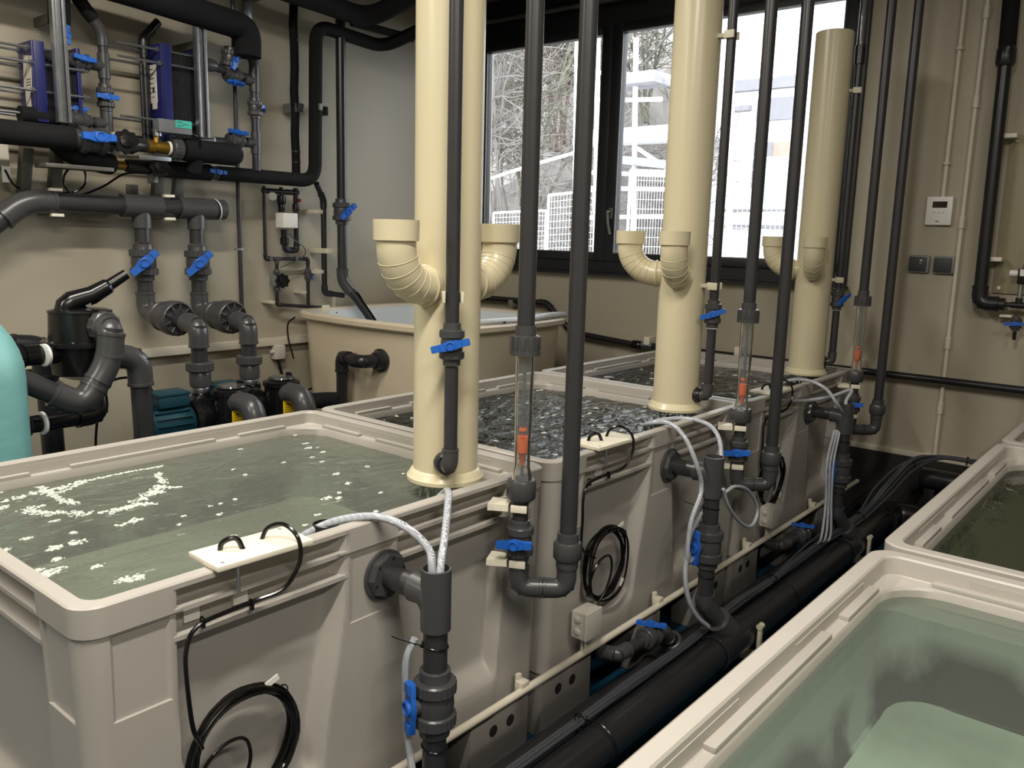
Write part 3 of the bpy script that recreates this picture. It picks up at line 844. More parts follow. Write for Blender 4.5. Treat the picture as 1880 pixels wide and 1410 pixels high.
# ================================================================ THE THREE CREAM COLUMNS
def column(i, angs, label, zt=2.36, zj=1.297):
    cx, cy = COLS[i]; C = V((cx, cy, 0)); R = 0.0825
    t = thing('filter_column', (cx, cy, 0.80), label, 'column', 'cream filter columns over the tanks')
    part('tower', G().lathe([(R-0.004, 0.80), (R, 0.80), (R, zt-0.004), (R-0.004, zt), (0.001, zt)], C, ZV, 40, cap=(False, False)), 'column_cream', t)
    g = G().lathe([(R-0.002, 0.803), (R+0.010, 0.800), (R+0.016, 0.803), (R+0.0165, 0.812), (R+0.010, 0.820), (R+0.006, 0.828), (R-0.001, 0.832)], C, ZV, 40, cap=(False, False))
    part('foot_flange', g, 'column_cream', t)
    az = math.atan2(-cx, cy); vd = V((-math.sin(az), math.cos(az), 0)); rt = V((math.cos(az), math.sin(az), 0))
    for th in angs:
        a = math.radians(th); d = rt*math.cos(a)-vd*math.sin(a); g = G(); r = 0.0455
        J = C+V((0, 0, zj)); out = 0.195
        # branch: leaves the tower horizontally and rises like a swan neck
        pts = [J+d*(R*0.4), J+d*(R+0.012)]
        nb = 14; Rb = out-R-0.012
        for k in range(1, nb+1):
            q = PI/2*k/nb; pts.append(J+d*(R+0.012+Rb*math.sin(q))+ZV*(Rb*(1-math.cos(q)))*0.95)
        e = pts[-1]; pts.append(e+ZV*0.014)
        g.tube(pts, r, 28); b = part('branch_elbow', g, 'column_cream', t)
        g = G()
        g.lathe([(r, -0.002), (r+0.0065, 0), (r+0.0075, 0.046), (r+0.001, 0.046), (r-0.002, 0.0)], e+ZV*0.010, ZV, 32, cap=(False, True))
        part('socket_collar', g, 'column_cream', b)
        for k in (3, 5, 7, 9, 11):
            tv = (V(pts[k+2])-V(pts[k])).normalized(); part('seam_rib', G().ring(pts[k+1], tv, r+0.0002, 0.0010, 28, 6), 'column_cream', b)
        part('seam_rib', G().ring(J+d*(R+0.012), d, r+0.001, 0.0035, 28, 8), 'column_cream', b)
    return t
column(0, (127, 224, 314), 'nearest cream column with three swan-neck branches over the front tank')
column(1, (100, 184), 'middle cream column between the window panes, two upturned branches')
column(2, (92, 180), 'farthest and thinnest-looking cream column with a visible flat top')
# water falling from under the columns
for i in range(3):
    g = G(); random.seed(40+i); cx, cy = COLS[i]
    for k in range(26):
        a = 2*PI*k/26+random.uniform(-.1, .1); rr = 0.07*random.uniform(.8, 1.1); p = V((cx+rr*math.cos(a), cy+rr*math.sin(a), 0.803))
        g.tube([p, p+V((random.uniform(-.002, .002), 0, -0.022)), V((p.x, p.y, WZ-0.002))], [0.003, 0.002, 0.0035], 6)
    solo('falling_water', g, 'drip_water', 'water trickling from under the '+('nearest', 'middle', 'farthest')[i]+' column into its tank', 'water', 'water trickling under the columns', kind='stuff')

# ================================================================ PIPEWORK AT THE TANKS
ORD = ('nearest', 'middle', 'farthest')
XD = -1.138
DY = [TY[0]+0.638, TY[1]+0.650, TY[2]+0.665]
DG, FG, SG = 'drain stand pipes at the tank fronts', 'flow meter loops at the tank corners', 'supply pipes feeding the cream columns'
DR = (0.0255, 0.0255, 0.0255)
XM, ZM, RM = -1.10, 0.092, 0.052
for i in range(3):
    y = DY[i]; r = DR[i]
    t = thing('drain_pipe', (XD, y, ZM+0.05), 'dark drain stand pipe with open tee and vertical blue handle, '+ORD[i]+' left tank', 'pipe', DG)
    fl = G(); flange_geo(fl, V((-1.296, y, 0.694)), V((1, 0, 0)), 0.052, 0.022)
    f = part('bulkhead_flange', fl, 'pvc', t)
    for k in range(6):
        a = 2*PI*k/6+0.3
        part('bolt_hole', G().cyl(V((-1.2745, y+0.040*math.cos(a), 0.694+0.040*math.sin(a))), V((-1.2735, y+0.040*math.cos(a), 0.694+0.040*math.sin(a))), 0.0035, 8), 'dark_hole', f)
    pipe(t, V((-1.28, y, 0.694)), V((XD-0.04, y, 0.694)), r)
    g = G()
    # tee body with an open top
    g.lathe([(r*1.24, 0.620), (r*1.24, 0.751), (r*1.05, 0.752), (r*1.02, 0.70), (0.001, 0.699)], V((XD, y, 0)), ZV, 32, cap=(True, False))
    g.tube([V((XD-0.062, y, 0.694)), V((XD-0.02, y, 0.694)), V((XD, y, 0.66))], [r*1.24, r*1.3, r*1.1], 28)
    part('tee_fitting', g, 'pvc', t)
    pipe(t, V((XD, y, 0.63)), V((XD, y, 0.53)), r)
    valve(t, V((XD, y, 0.458)), ZV, r, V((-0.34, -0.92, 0)), ZV, K=1.0, Lh=4.4)
    pipe(t, V((XD, y, 0.40)), V((XD, y, 0.26)), r)
    e = V((XD+0.0, y, 0.262)); q = V((XM-0.01, y+0.105, ZM+0.05))
    g = G().tube([e+ZV*0.03, e, e.lerp(q, 0.5)+V((0, 0.0, 0.0)), q], r*1.22, 24, bend=0.05)
    part('elbow', g, 'pvc', t)
    g = G(); dd = (q-e).normalized()
    g.lathe([(r*1.25, -0.01), (r*1.75, -0.008), (r*1.85, 0.03), (r*1.9, 0.06)], q-dd*0.055, dd, 32)
    g.ring(q-dd*0.055, dd, r*1.55, 0.005, 28, 8)
    part('wye_socket', g, 'pvc', t)
    # black cable ties round the stand pipe
    g = G().ring((XD, y, 0.585), (0.1, 0.15, 1), r+0.0015, 0.0018, 24, 6)
    g.box((XD-0.012, y-0.026, 0.588), (0.006, 0.008, 0.006)); g.tube([(XD-0.012, y-0.027, 0.588), (XD-0.05, y-0.055, 0.600), (XD-0.062, y-0.065, 0.606)], 0.0013, 6)
    part('cable_tie', g, 'black_plastic', t)
    g = G().ring((XD, y, 0.355), (0.1, 0.1, 1), r+0.0015, 0.0018, 24, 6)
    part('cable_tie', g, 'black_plastic', t)

    # ---- flow meter loop
    y = TY[i]+1.01; x = -1.22; c = V((x, y, 0)); rp = 0.0205
    t = thing('flow_meter_loop', (x, y, 0.54), ('flow meter loop with clear tube and orange float, %s left tank' % ORD[i]), 'flow meter', FG)
    pipe(t, c+ZV*1.16, c+ZV*3.09, rp)
    g = G().lathe([(rp*1.2, 1.19), (rp*1.2, 1.215)], c, ZV, 24)
    b = part('union_collar', g, 'pvc', t)
    g = G(); g.lathe([(0.030, 1.146), (0.0375, 1.146), (0.0375, 1.156), (0.0345, 1.157), (0.0345, 1.19), (0.030, 1.192)], c, ZV, 32)
    for k in range(12):
        a = 2*PI*k/12; g.box(c+V((0.0352*math.cos(a), 0.0352*math.sin(a), 1.173)), (0.0035, 0.010, 0.034), Matrix.Rotation(a, 3, 'Z'), 0.001)
    part('union_nut', g, 'pvc', t)
    # clear tapered tube
    g = G().lathe([(0.0225, 1.15), (0.0225, 1.10), (0.0215, 0.99), (0.019, 0.90), (0.0195, 0.875), (0.0245, 0.852), (0.0245, 0.838)], c, ZV, 32, cap=(False, False))
    tb = part('clear_tube', g, 'clear_pipe', t, label='clear tapered metering tube')
    g = G()
    for k in range(12): g.box(c+V((0.0215*math.cos(0.9), -0.0215*math.sin(0.9), 0.95+k*0.014)), (0.0008, 0.009 if k % 4 == 0 else 0.005, 0.0012), Matrix.Rotation(-0.9, 3, 'Z'))
    part('scale_marks', g, 'ink', tb, kind='stuff')
    fz = (0.968, 0.948, 0.958)[i]-0.035
    g = G().lathe([(0.002, fz-0.062), (0.006, fz-0.05), (0.0095, fz-0.028), (0.015, fz-0.022), (0.0155, fz-0.018), (0.0155, fz+0.015), (0.0150, fz+0.017), (0.004, fz+0.018), (0.004, fz+0.03), (0.0105, fz+0.031), (0.0085, fz+0.038), (0.001, fz+0.038)], c, ZV, 24, cap=(True, False))
    part('float', g, 'float_orange', t, label='orange cone float inside the clear tube')
    g = G().lathe([(0.0042, 1.135), (0.0042, 0.85)], c, ZV, 8)
    part('guide_rod', g, 'steel', t)
    # ribbed lower union
    g = G(); nut_geo(g, c+ZV*0.795, ZV, 0.0195, 0.048, 1.85, amp=0.03)
    part('union_nut', g, 'pvc', t)
    pipe(t, c+ZV*0.735, c+ZV*0.80, rp*0.92)
    valve(t, c+ZV*0.690, ZV, rp*0.92, V((0.35, -1, 0)), V((1, 0.35, 0.12)), K=0.95)
    dh = V((0.77, 0.63, 0))*0.118; rz = c+dh
    run(t, [c+ZV*0.66, c+ZV*0.568, rz+ZV*0.568, rz+ZV*0.66], rp)
    nut(t, rz+ZV*0.645, ZV, rp, 0.045, 1.72)
    g = G().lathe([(rp*1.3, 0.69), (rp*1.3, 0.712)], rz, ZV, 24); part('union_collar', g, 'pvc', t)
    g = G().lathe([(rp*1.35, 0.625), (rp*1.35, 0.645)], rz, ZV, 24); part('union_collar', g, 'pvc', t)
    pipe(t, rz+ZV*0.66, rz+ZV*3.09, rp*(1.0, 1.0, 1.0)[i])
    for zc in (0.775, 0.635):
        g = G(); wall = V((-1.288, y-0.035, zc)); pc = c+ZV*zc
        d = (pc-wall); poly = [(-0.0, -0.028), (0.0, 0.03), (0.035, 0.026), (0.05, 0.024), (0.05, -0.024), (0.03, -0.026)]
        ex = V((d.x, d.y, 0)).normalized(); ey = ZV.cross(ex)
        g.prism(poly, wall-ZV*0.008, ex, ey, ZV, 0.016)
        for s in (-1, 1): g.box(pc+ey*s*0.0235, (0.040, 0.008, 0.018), Matrix((ex, ey, ZV)).transposed(), 0.002)
        part('pipe_clip', g, 'clip_cream', t, label='cream plastic clip holding the pipe')

# ---- supply pipes into the column feet
FEED = [(-1.36, 1.428), (-1.36, 2.772), (-1.355, 4.048)]
for i in range(3):
    cx, cy = COLS[i]; x, y = FEED[i]; c = V((x, y, 0)); C = V((cx, cy, 0)); rp = (0.0165, 0.0165, 0.0165)[i]
    t = thing('supply_pipe', (x, y, 0.84), 'thin dark supply pipe with blue valve entering the foot of the %s column' % ORD[i], 'pipe', SG)
    dv = (C-c).normalized(); zb = 0.865
    dv0 = dv
    if i == 0: dv = (dv+V((-0.25, -0.1, 0))).normalized()
    run(t, [c+ZV*1.11, c+ZV*zb, c+ZV*zb+dv*0.055], rp)
    g = G(); nut_geo(g, c+ZV*zb+dv*0.026, dv, rp, 0.03, 1.7, amp=0.06); part('union_nut', g, 'pvc_dark', t)
    part('boss', G().cyl(c+ZV*zb+dv*0.045, c+ZV*zb+dv*0.075, rp*1.2), 'column_cream', t)
    vz = 1.165
    hd = (V((0.75, -0.95, 0)), V((0.5, -1, 0)), V((0.9, -0.3, 0)))[i]
    hn = hd.normalized(); tt = ZV.cross(hn)
    valve(t, c+ZV*vz, ZV, rp, hn, tt*1.0+ZV*(0.26, 0.35, 0.6)[i], K=1.05, Lh=5.6)
    pipe(t, c+ZV*1.20, c+ZV*(3.09 if i < 2 else 2.25), rp*1.0)
    if i == 2:
        pipe(t, c+ZV*2.25, c+ZV*3.09, rp*1.15, 'clear_pipe', 'clear_sleeve')
        part('union_collar', G().lathe([(rp*1.4, 2.22), (rp*1.4, 2.30)], c, ZV, 20), 'pvc_dark', t)
        part('inner_pipe', G().cyl(c+ZV*2.25, c+ZV*3.09, rp*0.8), 'steel_dull', t)
    for zc in ((1.275,), (1.262, 2.105), (1.255, 2.105))[i]:
        g = G(); wall = C+dv0*0.080+ZV*zc; pc = c+ZV*zc; ex = dv0*-1; ey = ZV.cross(ex); ln = (V((pc.x, pc.y, 0))-V((wall.x, wall.y, 0))).length
        g.box(wall+ex*(ln*0.5-0.006)-ZV*0, (max(0.012, ln-0.012), 0.034, 0.014 if i else 0.026), Matrix((ex, ey, ZV)).transposed(), 0.002)
        for s in (-1, 1): g.box(pc+ey*s*(rp+0.005), (rp*2.2, 0.008, 0.026), Matrix((ex, ey, ZV)).transposed(), 0.002)
        part('pipe_clip', g, 'clip_yellow', t, label='cream clip standing off the column')

# ---- floor mains
t = thing('floor_drain_main', (XM, 2.3, 0.03), 'thick black drain main along the floor in the aisle, with branch sockets', 'pipe')
pipe(t, V((XM, 0.2, ZM)), V((XM, 4.25, ZM)), RM, 'pvc_dark', seg=32)
for i in range(3):
    y = DY[i]+0.12
    g = G().lathe([(RM, -0.11), (RM*1.1, -0.11), (RM*1.1, 0.11), (RM, 0.11)], (XM, y, ZM), (0, 1, 0), 32)
    g.ring((XM, y-0.11, ZM), (0, 1, 0), RM*1.08, 0.004, 28, 8)
    part('branch_fitting', g, 'pvc_dark', t)
for yy in (2.62, 3.80):
    g = G(); g.box((XM+0.068, yy, 0.075), (0.014, 0.018, 0.13), bev=0.003); g.box((XM, yy, 0.02), (0.15, 0.03, 0.03), bev=0.003); g.cyl(V((XM+0.068, yy-0.012, 0.135)), V((XM+0.068, yy+0.012, 0.135)), 0.011, 12)
    part('pipe_cradle', g, 'clip_yellow', t, label='cream upright end of the pipe cradle')
g = G().ring((XM, 1.73, ZM+0.01), (0, 1, 0.1), RM+0.012, 0.0022, 30, 6); g.tube([(XM-0.03, 1.73, 0.165), (XM-0.045, 1.70, 0.175), (XM-0.03, 1.69, 0.18)], 0.0015, 6)
part('cable_tie', g, 'black_plastic', t)
g = G().ring((XM, 2.98, ZM+0.01), (0, 1, 0.1), RM+0.012, 0.0022, 30, 6); part('cable_tie', g, 'black_plastic', t)
XS, ZS, RS = -1.215, 0.075, 0.038
t = thing('floor_supply_main', (XS, 2.3, 0.03), 'thinner black main lying between the tank skids and the thick drain main', 'pipe')
pipe(t, V((XS, 0.2, ZS)), V((XS, 4.25, ZS)), RS, 'pvc_dark', seg=28)
for i, yy in enumerate((2.31, 3.60)):
    part('branch_fitting', G().lathe([(RS, -0.09), (RS*1.15, -0.09), (RS*1.15, 0.09), (RS, 0.09)], (XS, yy, ZS), (0, 1, 0), 28), 'pvc_dark', t)
SMY = [(2.02, 2.30), (3.26, 3.58)]
for i, (ya, yb) in enumerate(SMY):
    r = 0.019; z = 0.195
    t = thing('side_valve', (XS, (ya+yb)/2, 0.11), 'small blue-handled valve lying low beside the floor mains, '+('below the middle tank' if i == 0 else 'below the farthest tank'), 'valve', 'low valves beside the floor mains')
    run(t, [V((-1.29, ya, z-0.01)), V((XS-0.01, ya, z)), V((XS, yb-0.02, z-0.01)), V((XS, yb+0.05, ZS+0.02))], r)
    valve(t, V((XS, (ya+yb)/2+0.03, z)), V((0.04, 1, -0.04)), r, V((0, 0, 1)), V((1, 0.45, 0)), K=0.85, Lh=5.2)
    part('socket_ring', G().ring((XS, yb+0.03, 0.13), (0, 0.6, -0.8), r*1.6, 0.006, 24, 8), 'pvc', t)

# ---- cream cable conduit along the tank fronts
t = thing('cable_conduit', (-1.262, 2.4, 0.23), 'long cream cable conduit clipped along the foot of the left tank row', 'conduit')
pipe(t, V((-1.262, 0.3, 0.238)), V((-1.262, 4.32, 0.238)), 0.0105, 'conduit_cream', 'conduit')
for yy in (0.9, 1.62, 2.33, 3.02, 3.72):
    g = G().box((-1.27, yy, 0.247), (0.026, 0.03, 0.030), bev=0.002); g.box((-1.283, yy, 0.262), (0.012, 0.016, 0.03), bev=0.002)
    part('conduit_clip', g, 'conduit_cream', t)
# ---- junction boxes
for i, y in enumerate((1.895, 3.19)):
    z = 0.335
    t = thing('junction_box', (-1.262, y, z-0.04), ('cream junction box on the left end of the middle tank, above the conduit', 'greyish junction box on the farthest tank, above the conduit')[i], 'junction box', 'junction boxes on the tank fronts')
    b = part('box', G().box((-1.262, y, z), (0.045, 0.078, 0.082), bev=0.006), 'box_cream', t)
    part('lid', G().box((-1.236, y, z), (0.012, 0.080, 0.084), bev=0.005), 'box_cream', t)
    for dz in (0.018, -0.018):
        g = G().lathe([(0.013, 0), (0.013, 0.002), (0.009, 0.003), (0.006, 0.006), (0.001, 0.006)], (-1.262, y-0.038, z+dz), (0, -1, 0), 16)
        part('cable_gland', g, 'box_cream', b)
    for dy in (-0.012, 0.006):
        part('lead', G().tube([(-1.262, y+dy, z-0.04), (-1.262, y+dy, 0.247)], 0.004, 8), 'conduit_cream', t)

# ---- coiled sensor cables on the tank fronts
for i in range(3):
    yc0, zc0, R = ((0.812, 0.452, 0.118), (2.055, 0.453, 0.112), (3.29, 0.453, 0.112))[i]
    t = thing('coiled_cable', (-1.31, yc0, zc0-R), 'coil of glossy black cable on the front of the %s left tank' % ORD[i], 'cable', 'coiled black cables on the tank fronts')
    random.seed(70+i)
    for k in range(9):
        rr = R-random.uniform(0, 0.013); ox, oz = random.uniform(-.004, .004), random.uniform(-.006, .006); px = -1.300+random.uniform(-0.012, 0.012)
        ph = random.uniform(0, 6); pts = [V((px+0.004*math.sin(3*a+ph), yc0+ox+rr*math.cos(a), zc0+oz+rr*1.02*math.sin(a))) for a in [2*PI*q/40 for q in range(40)]]
        part('loop', G().tube(pts, 0.0033, 6, closed=True), 'cable_black', t)
    s0 = V((-1.296, yc0-R*0.95, zc0-0.02))
    cable(t, [s0+V((0, 0.0, -0.05)), s0+V((0.006, 0.02, 0.02)), s0+V((0.008, 0.06, 0.052)), s0+V((0.008, 0.105, 0.045)), s0+V((0.008, 0.115, -0.005)), s0+V((0.008, 0.085, -0.06)), s0+V((0.004, 0.04, -0.10))], 0.0036, name='loose_loop')
    part('cable_tie', G().ring((-1.30, yc0+R*0.72, zc0+R*0.66), (0, -0.66, 0.72), 0.013, 0.0016, 14, 5), 'black_plastic', t)
    part('tag', G().box((-1.290, yc0+R*0.48, zc0+R*0.97), (0.003, 0.03, 0.012), Matrix.Rotation(0.3, 3, 'X')), 'white_plastic', t)
    part('tag', G().box((-1.288, yc0+R*0.66, zc0-R*0.72), (0.003, 0.014, 0.026), Matrix.Rotation(-0.5, 3, 'X')), 'white_plastic', t)
    # ---- sensor holder: cream plate over the rim with its cable
    ly = TY[i]+(0.335, 0.30, 0.30)[i]
    t = thing('sensor_holder', (-1.315, ly, 0.82), 'cream sensor plate across the %s left tank rim, black cable looping out' % ORD[i], 'sensor', 'cream sensor plates on the tank rims')
    part('plate', G().box((-1.322, ly, 0.8305), (0.105, 0.20, 0.011), Matrix.Rotation(-0.04, 3, 'Z'), 0.003), 'clip_cream', t)
    for (dx, dy) in ((-0.036, 0.085), (0.036, -0.085)):
        part('screw', G().lathe([(0.004, 0), (0.003, 0.001), (0.001, 0.001)], (-1.322+dx, ly+dy, 0.836), ZV, 10), 'steel', t)
    part('pin', G().cyl((-1.277, ly-0.06, 0.825), (-1.277, ly-0.06, 0.775), 0.0035, 10), 'steel', t)
    cable(t, [(-1.345, ly-0.055, 0.83), (-1.341, ly-0.05, 0.85), (-1.328, ly-0.03, 0.856), (-1.32, ly-0.02, 0.832)], 0.005, name='short_loop')
    cz = 0.745
    cable(t, [(-1.34, ly+0.03, 0.83), (-1.330, ly+0.04, 0.858), (-1.300, ly+0.055, 0.868), (-1.270, ly+0.065, 0.845), (-1.263, ly+0.062, 0.80), (-1.268, ly+0.03, 0.757), (-1.285, ly-0.02, 0.744), (-1.285, ly-0.08, 0.742), (-1.283, ly-0.140, 0.735), (-1.280, ly-0.163, 0.70), (-1.278, ly-0.165, 0.64), (-1.283, ly-0.155, 0.55), (-1.286, yc0-R*0.8, 0.50)], 0.0042, name='sensor_lead')
    for dy in (-0.03, -0.128):
        b = part('tie_mount', G().box((-1.322, ly+dy, 0.745), (0.006, 0.03, 0.028)), 'white_plastic', t)
        part('cable_tie', G().ring((-1.285, ly+dy, 0.743), (0, 1, 0), 0.006, 0.002, 12, 5).box((-1.284, ly+dy, 0.734), (0.007, 0.007, 0.01)), 'black_plastic', b)

# ---- clear braided hoses out of the tees
HG = 'clear braided hoses curling out of the drain tees'
def hose(pts, r, label, m='hose_clear', name='clear_hose', group=HG, n=8, seg=14):
    g = G().tube(catmull(pts, n), r, seg, cap=True)
    return solo(name, g, m, label, 'hose', group)
y = DY[0]
def Q(px, py, x): return P(px, py, 0, x)
hose([(XD-0.006, y-0.004, 0.66), (XD-0.006, y-0.006, 0.75), Q(785, 1005, -1.165), Q(740, 965, -1.215), Q(685, 948, -1.29), Q(615, 957, -1.35), Q(560, 982, -1.40), (-1.44, 1.02, 0.755)], 0.0085, 'clear braided hose arching from the nearest tee to the left into the foamy tank')
hose([(XD+0.008, y+0.004, 0.66), (XD+0.006, y+0.006, 0.75), Q(816, 990, -1.17), Q(821, 940, -1.23), Q(823, 904, -1.29), Q(812, 908, -1.34), (-1.39, 1.35, 0.745)], 0.0085, 'clear braided hose bent straight up from the nearest tee and over the rim')
hose([(XD-0.03, y-0.030, 0.60), (XD-0.040, y-0.045, 0.55), (XD-0.045, y-0.04, 0.45), (XD-0.035, y-0.04, 0.36), (XD-0.012, y-0.036, 0.25), (XD+0.01, y-0.02, 0.185)], 0.008, 'clear hose tied behind the nearest drain pipe and valve')
y = DY[1]
hose([(XD-0.03, y-0.034, 0.42), Q(1262, 1030, -1.15), Q(1268, 960, -1.15), Q(1288, 900, -1.16), Q(1278, 850, -1.17), Q(1255, 800, -1.22), Q(1225, 776, -1.29), Q(1185, 780, -1.37), (-1.43, 2.50, 0.755)], 0.0075, 'long clear hose arching from the middle drain pipe left into the middle tank')
hose([(XD+0.012, y-0.0, 0.70), Q(1324, 838, -1.15), Q(1318, 800, -1.18), Q(1295, 777, -1.25), Q(1250, 768, -1.33), Q(1200, 775, -1.40), (-1.46, 2.56, 0.755)], 0.0075, 'clear hose behind the middle tee arching over the rim of the middle tank')
hose([Q(1330, 905, -1.11), Q(1350, 893, -1.10), Q(1375, 902, -1.10), Q(1391, 935, -1.10), Q(1380, 965, -1.10), Q(1360, 960, -1.10), Q(1338, 930, -1.10), Q(1328, 898, -1.10)], 0.006, 'clear hose curled in an open loop to the right of the middle drain pipe')
hose([Q(1290, 935, -1.165), Q(1266, 985, -1.16), Q(1258, 1050, -1.15), Q(1264, 1100, -1.14), Q(1280, 1132, -1.13), Q(1300, 1150, -1.12)], 0.008, 'clear hose hanging in a bow to the left of the middle blue valve')
y = DY[2]
hose([(XD-0.008, y, 0.70), Q(1537, 742, -1.15), Q(1515, 713, -1.20), Q(1480, 698, -1.28), Q(1445, 700, -1.36), (-1.44, 3.60, 0.76)], 0.0075, 'bluish clear hose arching highest from the farthest tee into the farthest tank')
hose([(XD+0.008, y, 0.70), Q(1553, 738, -1.14), Q(1563, 716, -1.15), Q(1525, 728, -1.20), Q(1470, 736, -1.28), Q(1400, 732, -1.33), Q(1360, 738, -1.37), (-1.43, 3.2, 0.765)], 0.0075, 'bluish clear hose running level from the farthest tee along the rim')
for k in range(3):
    hose([Q(1532+5*k, 790, -1.15), Q(1518+6*k, 850, -1.14), Q(1516+5*k, 920, -1.13), Q(1508+8*k, 985, -1.12), (XM-0.05, 3.45+0.03*k, 0.16)], 0.0055, ('left','middle','right')[k]+' of the three thin hoses tied down the farthest drain pipe', 'hose_clear', 'thin_hose', 'thin hoses at the farthest drain pipe')

ip = P(611, 968, 2, 0.815)
t = thing('inner_overflow_pipe', (-1.375, ip.y, 0.60), 'short black open pipe end standing in the nearest tank behind its rim', 'pipe')
part('tube', G().lathe([(0.022, 0.60), (0.022, 0.79), (0.0265, 0.792), (0.0275, 0.812), (0.024, 0.813), (0.022, 0.78), (0.001, 0.775)], (-1.375, ip.y+0.01, 0), ZV, 28), 'pvc_dark', t)
# ---- bundle of grey air hoses: along the mains, up the back and round to the right tanks
BG = 'grey air hoses bundled above the floor mains'
random.seed(5)
for k in range(7):
    a = 2*PI*k/6 if k else 0; rr = 0.0095 if k else 0
    dx, dz = rr*math.cos(a), rr*math.sin(a)*0.8
    sp2 = (random.uniform(-.02, .02), random.uniform(-.02, .025))
    pts = [(-1.150+dx, 0.7, 0.150+dz), (-1.150+dx, 1.3, 0.150+dz), (-1.147+dx, 1.72, 0.152+dz), (-1.150+dx+sp2[0]*.3, 2.0, 0.150+dz), (-1.147+dx, 2.3, 0.148+dz), (-1.16+dx+sp2[0]*.4, 2.7, 0.148+dz+abs(sp2[1])*.3), (-1.15+dx, 3.0, 0.15+dz), (-1.15+dx+sp2[0], 3.5, 0.17+dz), (-1.10+dx+sp2[0]*.5, 3.85, 0.20+dz+sp2[1]*.3), (-1.06+dx+sp2[0]*1.5, 4.05, 0.30+dz+sp2[1]), (-1.00+dx+sp2[0], 4.22, 0.395+dz+sp2[1]), (-0.90+dx, 4.32, 0.43+dz), (-0.78+dx, 4.33, 0.435+dz), (-0.60+dx, 4.28, 0.42+dz+sp2[1]), (-0.42, 4.24, 0.38+dz+sp2[1]), (-0.2, 4.22, 0.36+dz)]
    if k == 0: pts = pts[:13]+[(-0.66, 4.36, 0.47), (-0.57, 4.42, 0.60), (-0.56, 4.45, 0.78), (-0.575, 4.46, 0.90), (-0.60, 4.46, 1.02)]
    if k == 1: pts = pts[:13]+[(-0.64, 4.34, 0.455), (-0.60, 4.42, 0.55), (-0.565, 4.46, 0.72), (-0.585, 4.47, 0.90), (-0.605, 4.47, 1.03)]
    hose(pts, 0.0058, ('grey air hose of the bundle climbing the back wall to the small valve, left one', 'grey air hose of the bundle climbing the back wall, right one', 'grey bundled air hose ending behind the right tanks')[min(k,2)], 'hose_grey', 'air_hose', BG, n=6, seg=8)
for (x, y, z, a) in ((-1.147, 1.72, 0.152, (0, 1, 0)), (-1.15, 3.0, 0.15, (0, 1, 0)), (-1.098, 3.86, 0.205, (0.3, 1, 0.5)), (-0.985, 4.23, 0.40, (1, 0.6, 0.2)), (-0.78, 4.33, 0.435, (1, 0, 0))):
    g = G().ring((x, y, z), a, 0.019, 0.0022, 16, 6); g.tube([(x, y-0.02, z), (x, y-0.03, z-0.05 if z > 0.3 else z+0.03)], 0.0016, 5)
    solo('cable_tie', g, 'black_plastic', 'black cable tie '+('round the hoses over the near main', 'round the hoses between middle and farthest drain pipes', 'where the hoses rise at the back', 'with a long hanging tail at the bend of the bundle', 'round the level part of the bundle by the back wall')[int(y > 2)+int(y > 3.5)+int(y > 4)+int(y > 4.3)], 'cable tie', 'cable ties round the hose bundle')

# ---- pipes crossing the floor at the back
t = thing('cross_pipe', (-0.6, 4.40, 0.05), 'thick black pipe crossing the floor along the back wall', 'pipe')
run(t, [V((XM, 4.15, ZM)), V((XM, 4.40, ZM)), V((0.4, 4.40, ZM))], RM, 'pvc_dark', 'pvc_dark')
t = thing('cross_pipe', (-0.6, 4.48, 0.25), 'black pipe above the floor along the back wall, behind the hose bundle', 'pipe')
pipe(t, V((-1.0, 4.46, 0.285)), V((0.4, 4.46, 0.285)), 0.05, 'pvc_dark', seg=24)
part('sleeve', G().cyl(V((-0.78, 4.40, 0.19)), V((-0.62, 4.40, 0.19)), 0.035), 'steel_dull', t)
for xx in (-0.95, 0.2):
    part('stand', G().box((xx, 4.46, 0.12), (0.05, 0.06, 0.235), bev=0.004), 'pvc_dark', t)

# ================================================================ LEFT WALL PLANT
X1, Y1, Z1 = V((1, 0, 0)), V((0, 1, 0)), ZV
XA = -4.15
def insul(parent, pts, r, bend=0.09, name='insulation', seg=24, m='insulation'):
    return part(name, G().tube(pts, r, seg, bend=bend, nb=8), m, parent)
# ---- grey manifold with two valved risers and check valves down to the pumps
zm = 1.515; r = 0.045
t = thing('pump_manifold', (XA, 2.1, 1.0), 'grey manifold on the left wall with two blue-handled risers to the pumps', 'pipe')
a = V((XA, 1.575, zm))
run(t, [V((XA, 1.05, zm-0.42)), a, V((XA, 2.53, zm))], r)
part('end_cap', G().lathe([(r*1.2, 0), (r*1.2, 0.045), (r*0.9, 0.055), (0.001, 0.055)], V((XA, 2.52, zm)), Y1, 12), 'pvc', t)
part('glue_bead', G().ring((XA, 2.522, zm), (0, 1, 0.15), r*1.2, 0.003, 24, 6), 'ring_white', t)
for yy in (2.11, 2.405):
    tee(t, (XA, yy, zm), Y1, -Z1, r, rb=0.0375, la=2.2, lb=2.6)
for yy in (1.70, 2.245):
    for s in (1, -1): part('saddle_tab', G().box((XA+0.02, yy, zm+s*(r+0.012)), (0.03, 0.055, 0.014), bev=0.003), 'clip_cream', t)
    part('saddle', G().box((XA-0.085, yy, zm), (0.11, 0.05, 0.12), bev=0.003), 'steel_dull', t)
r = 0.0375
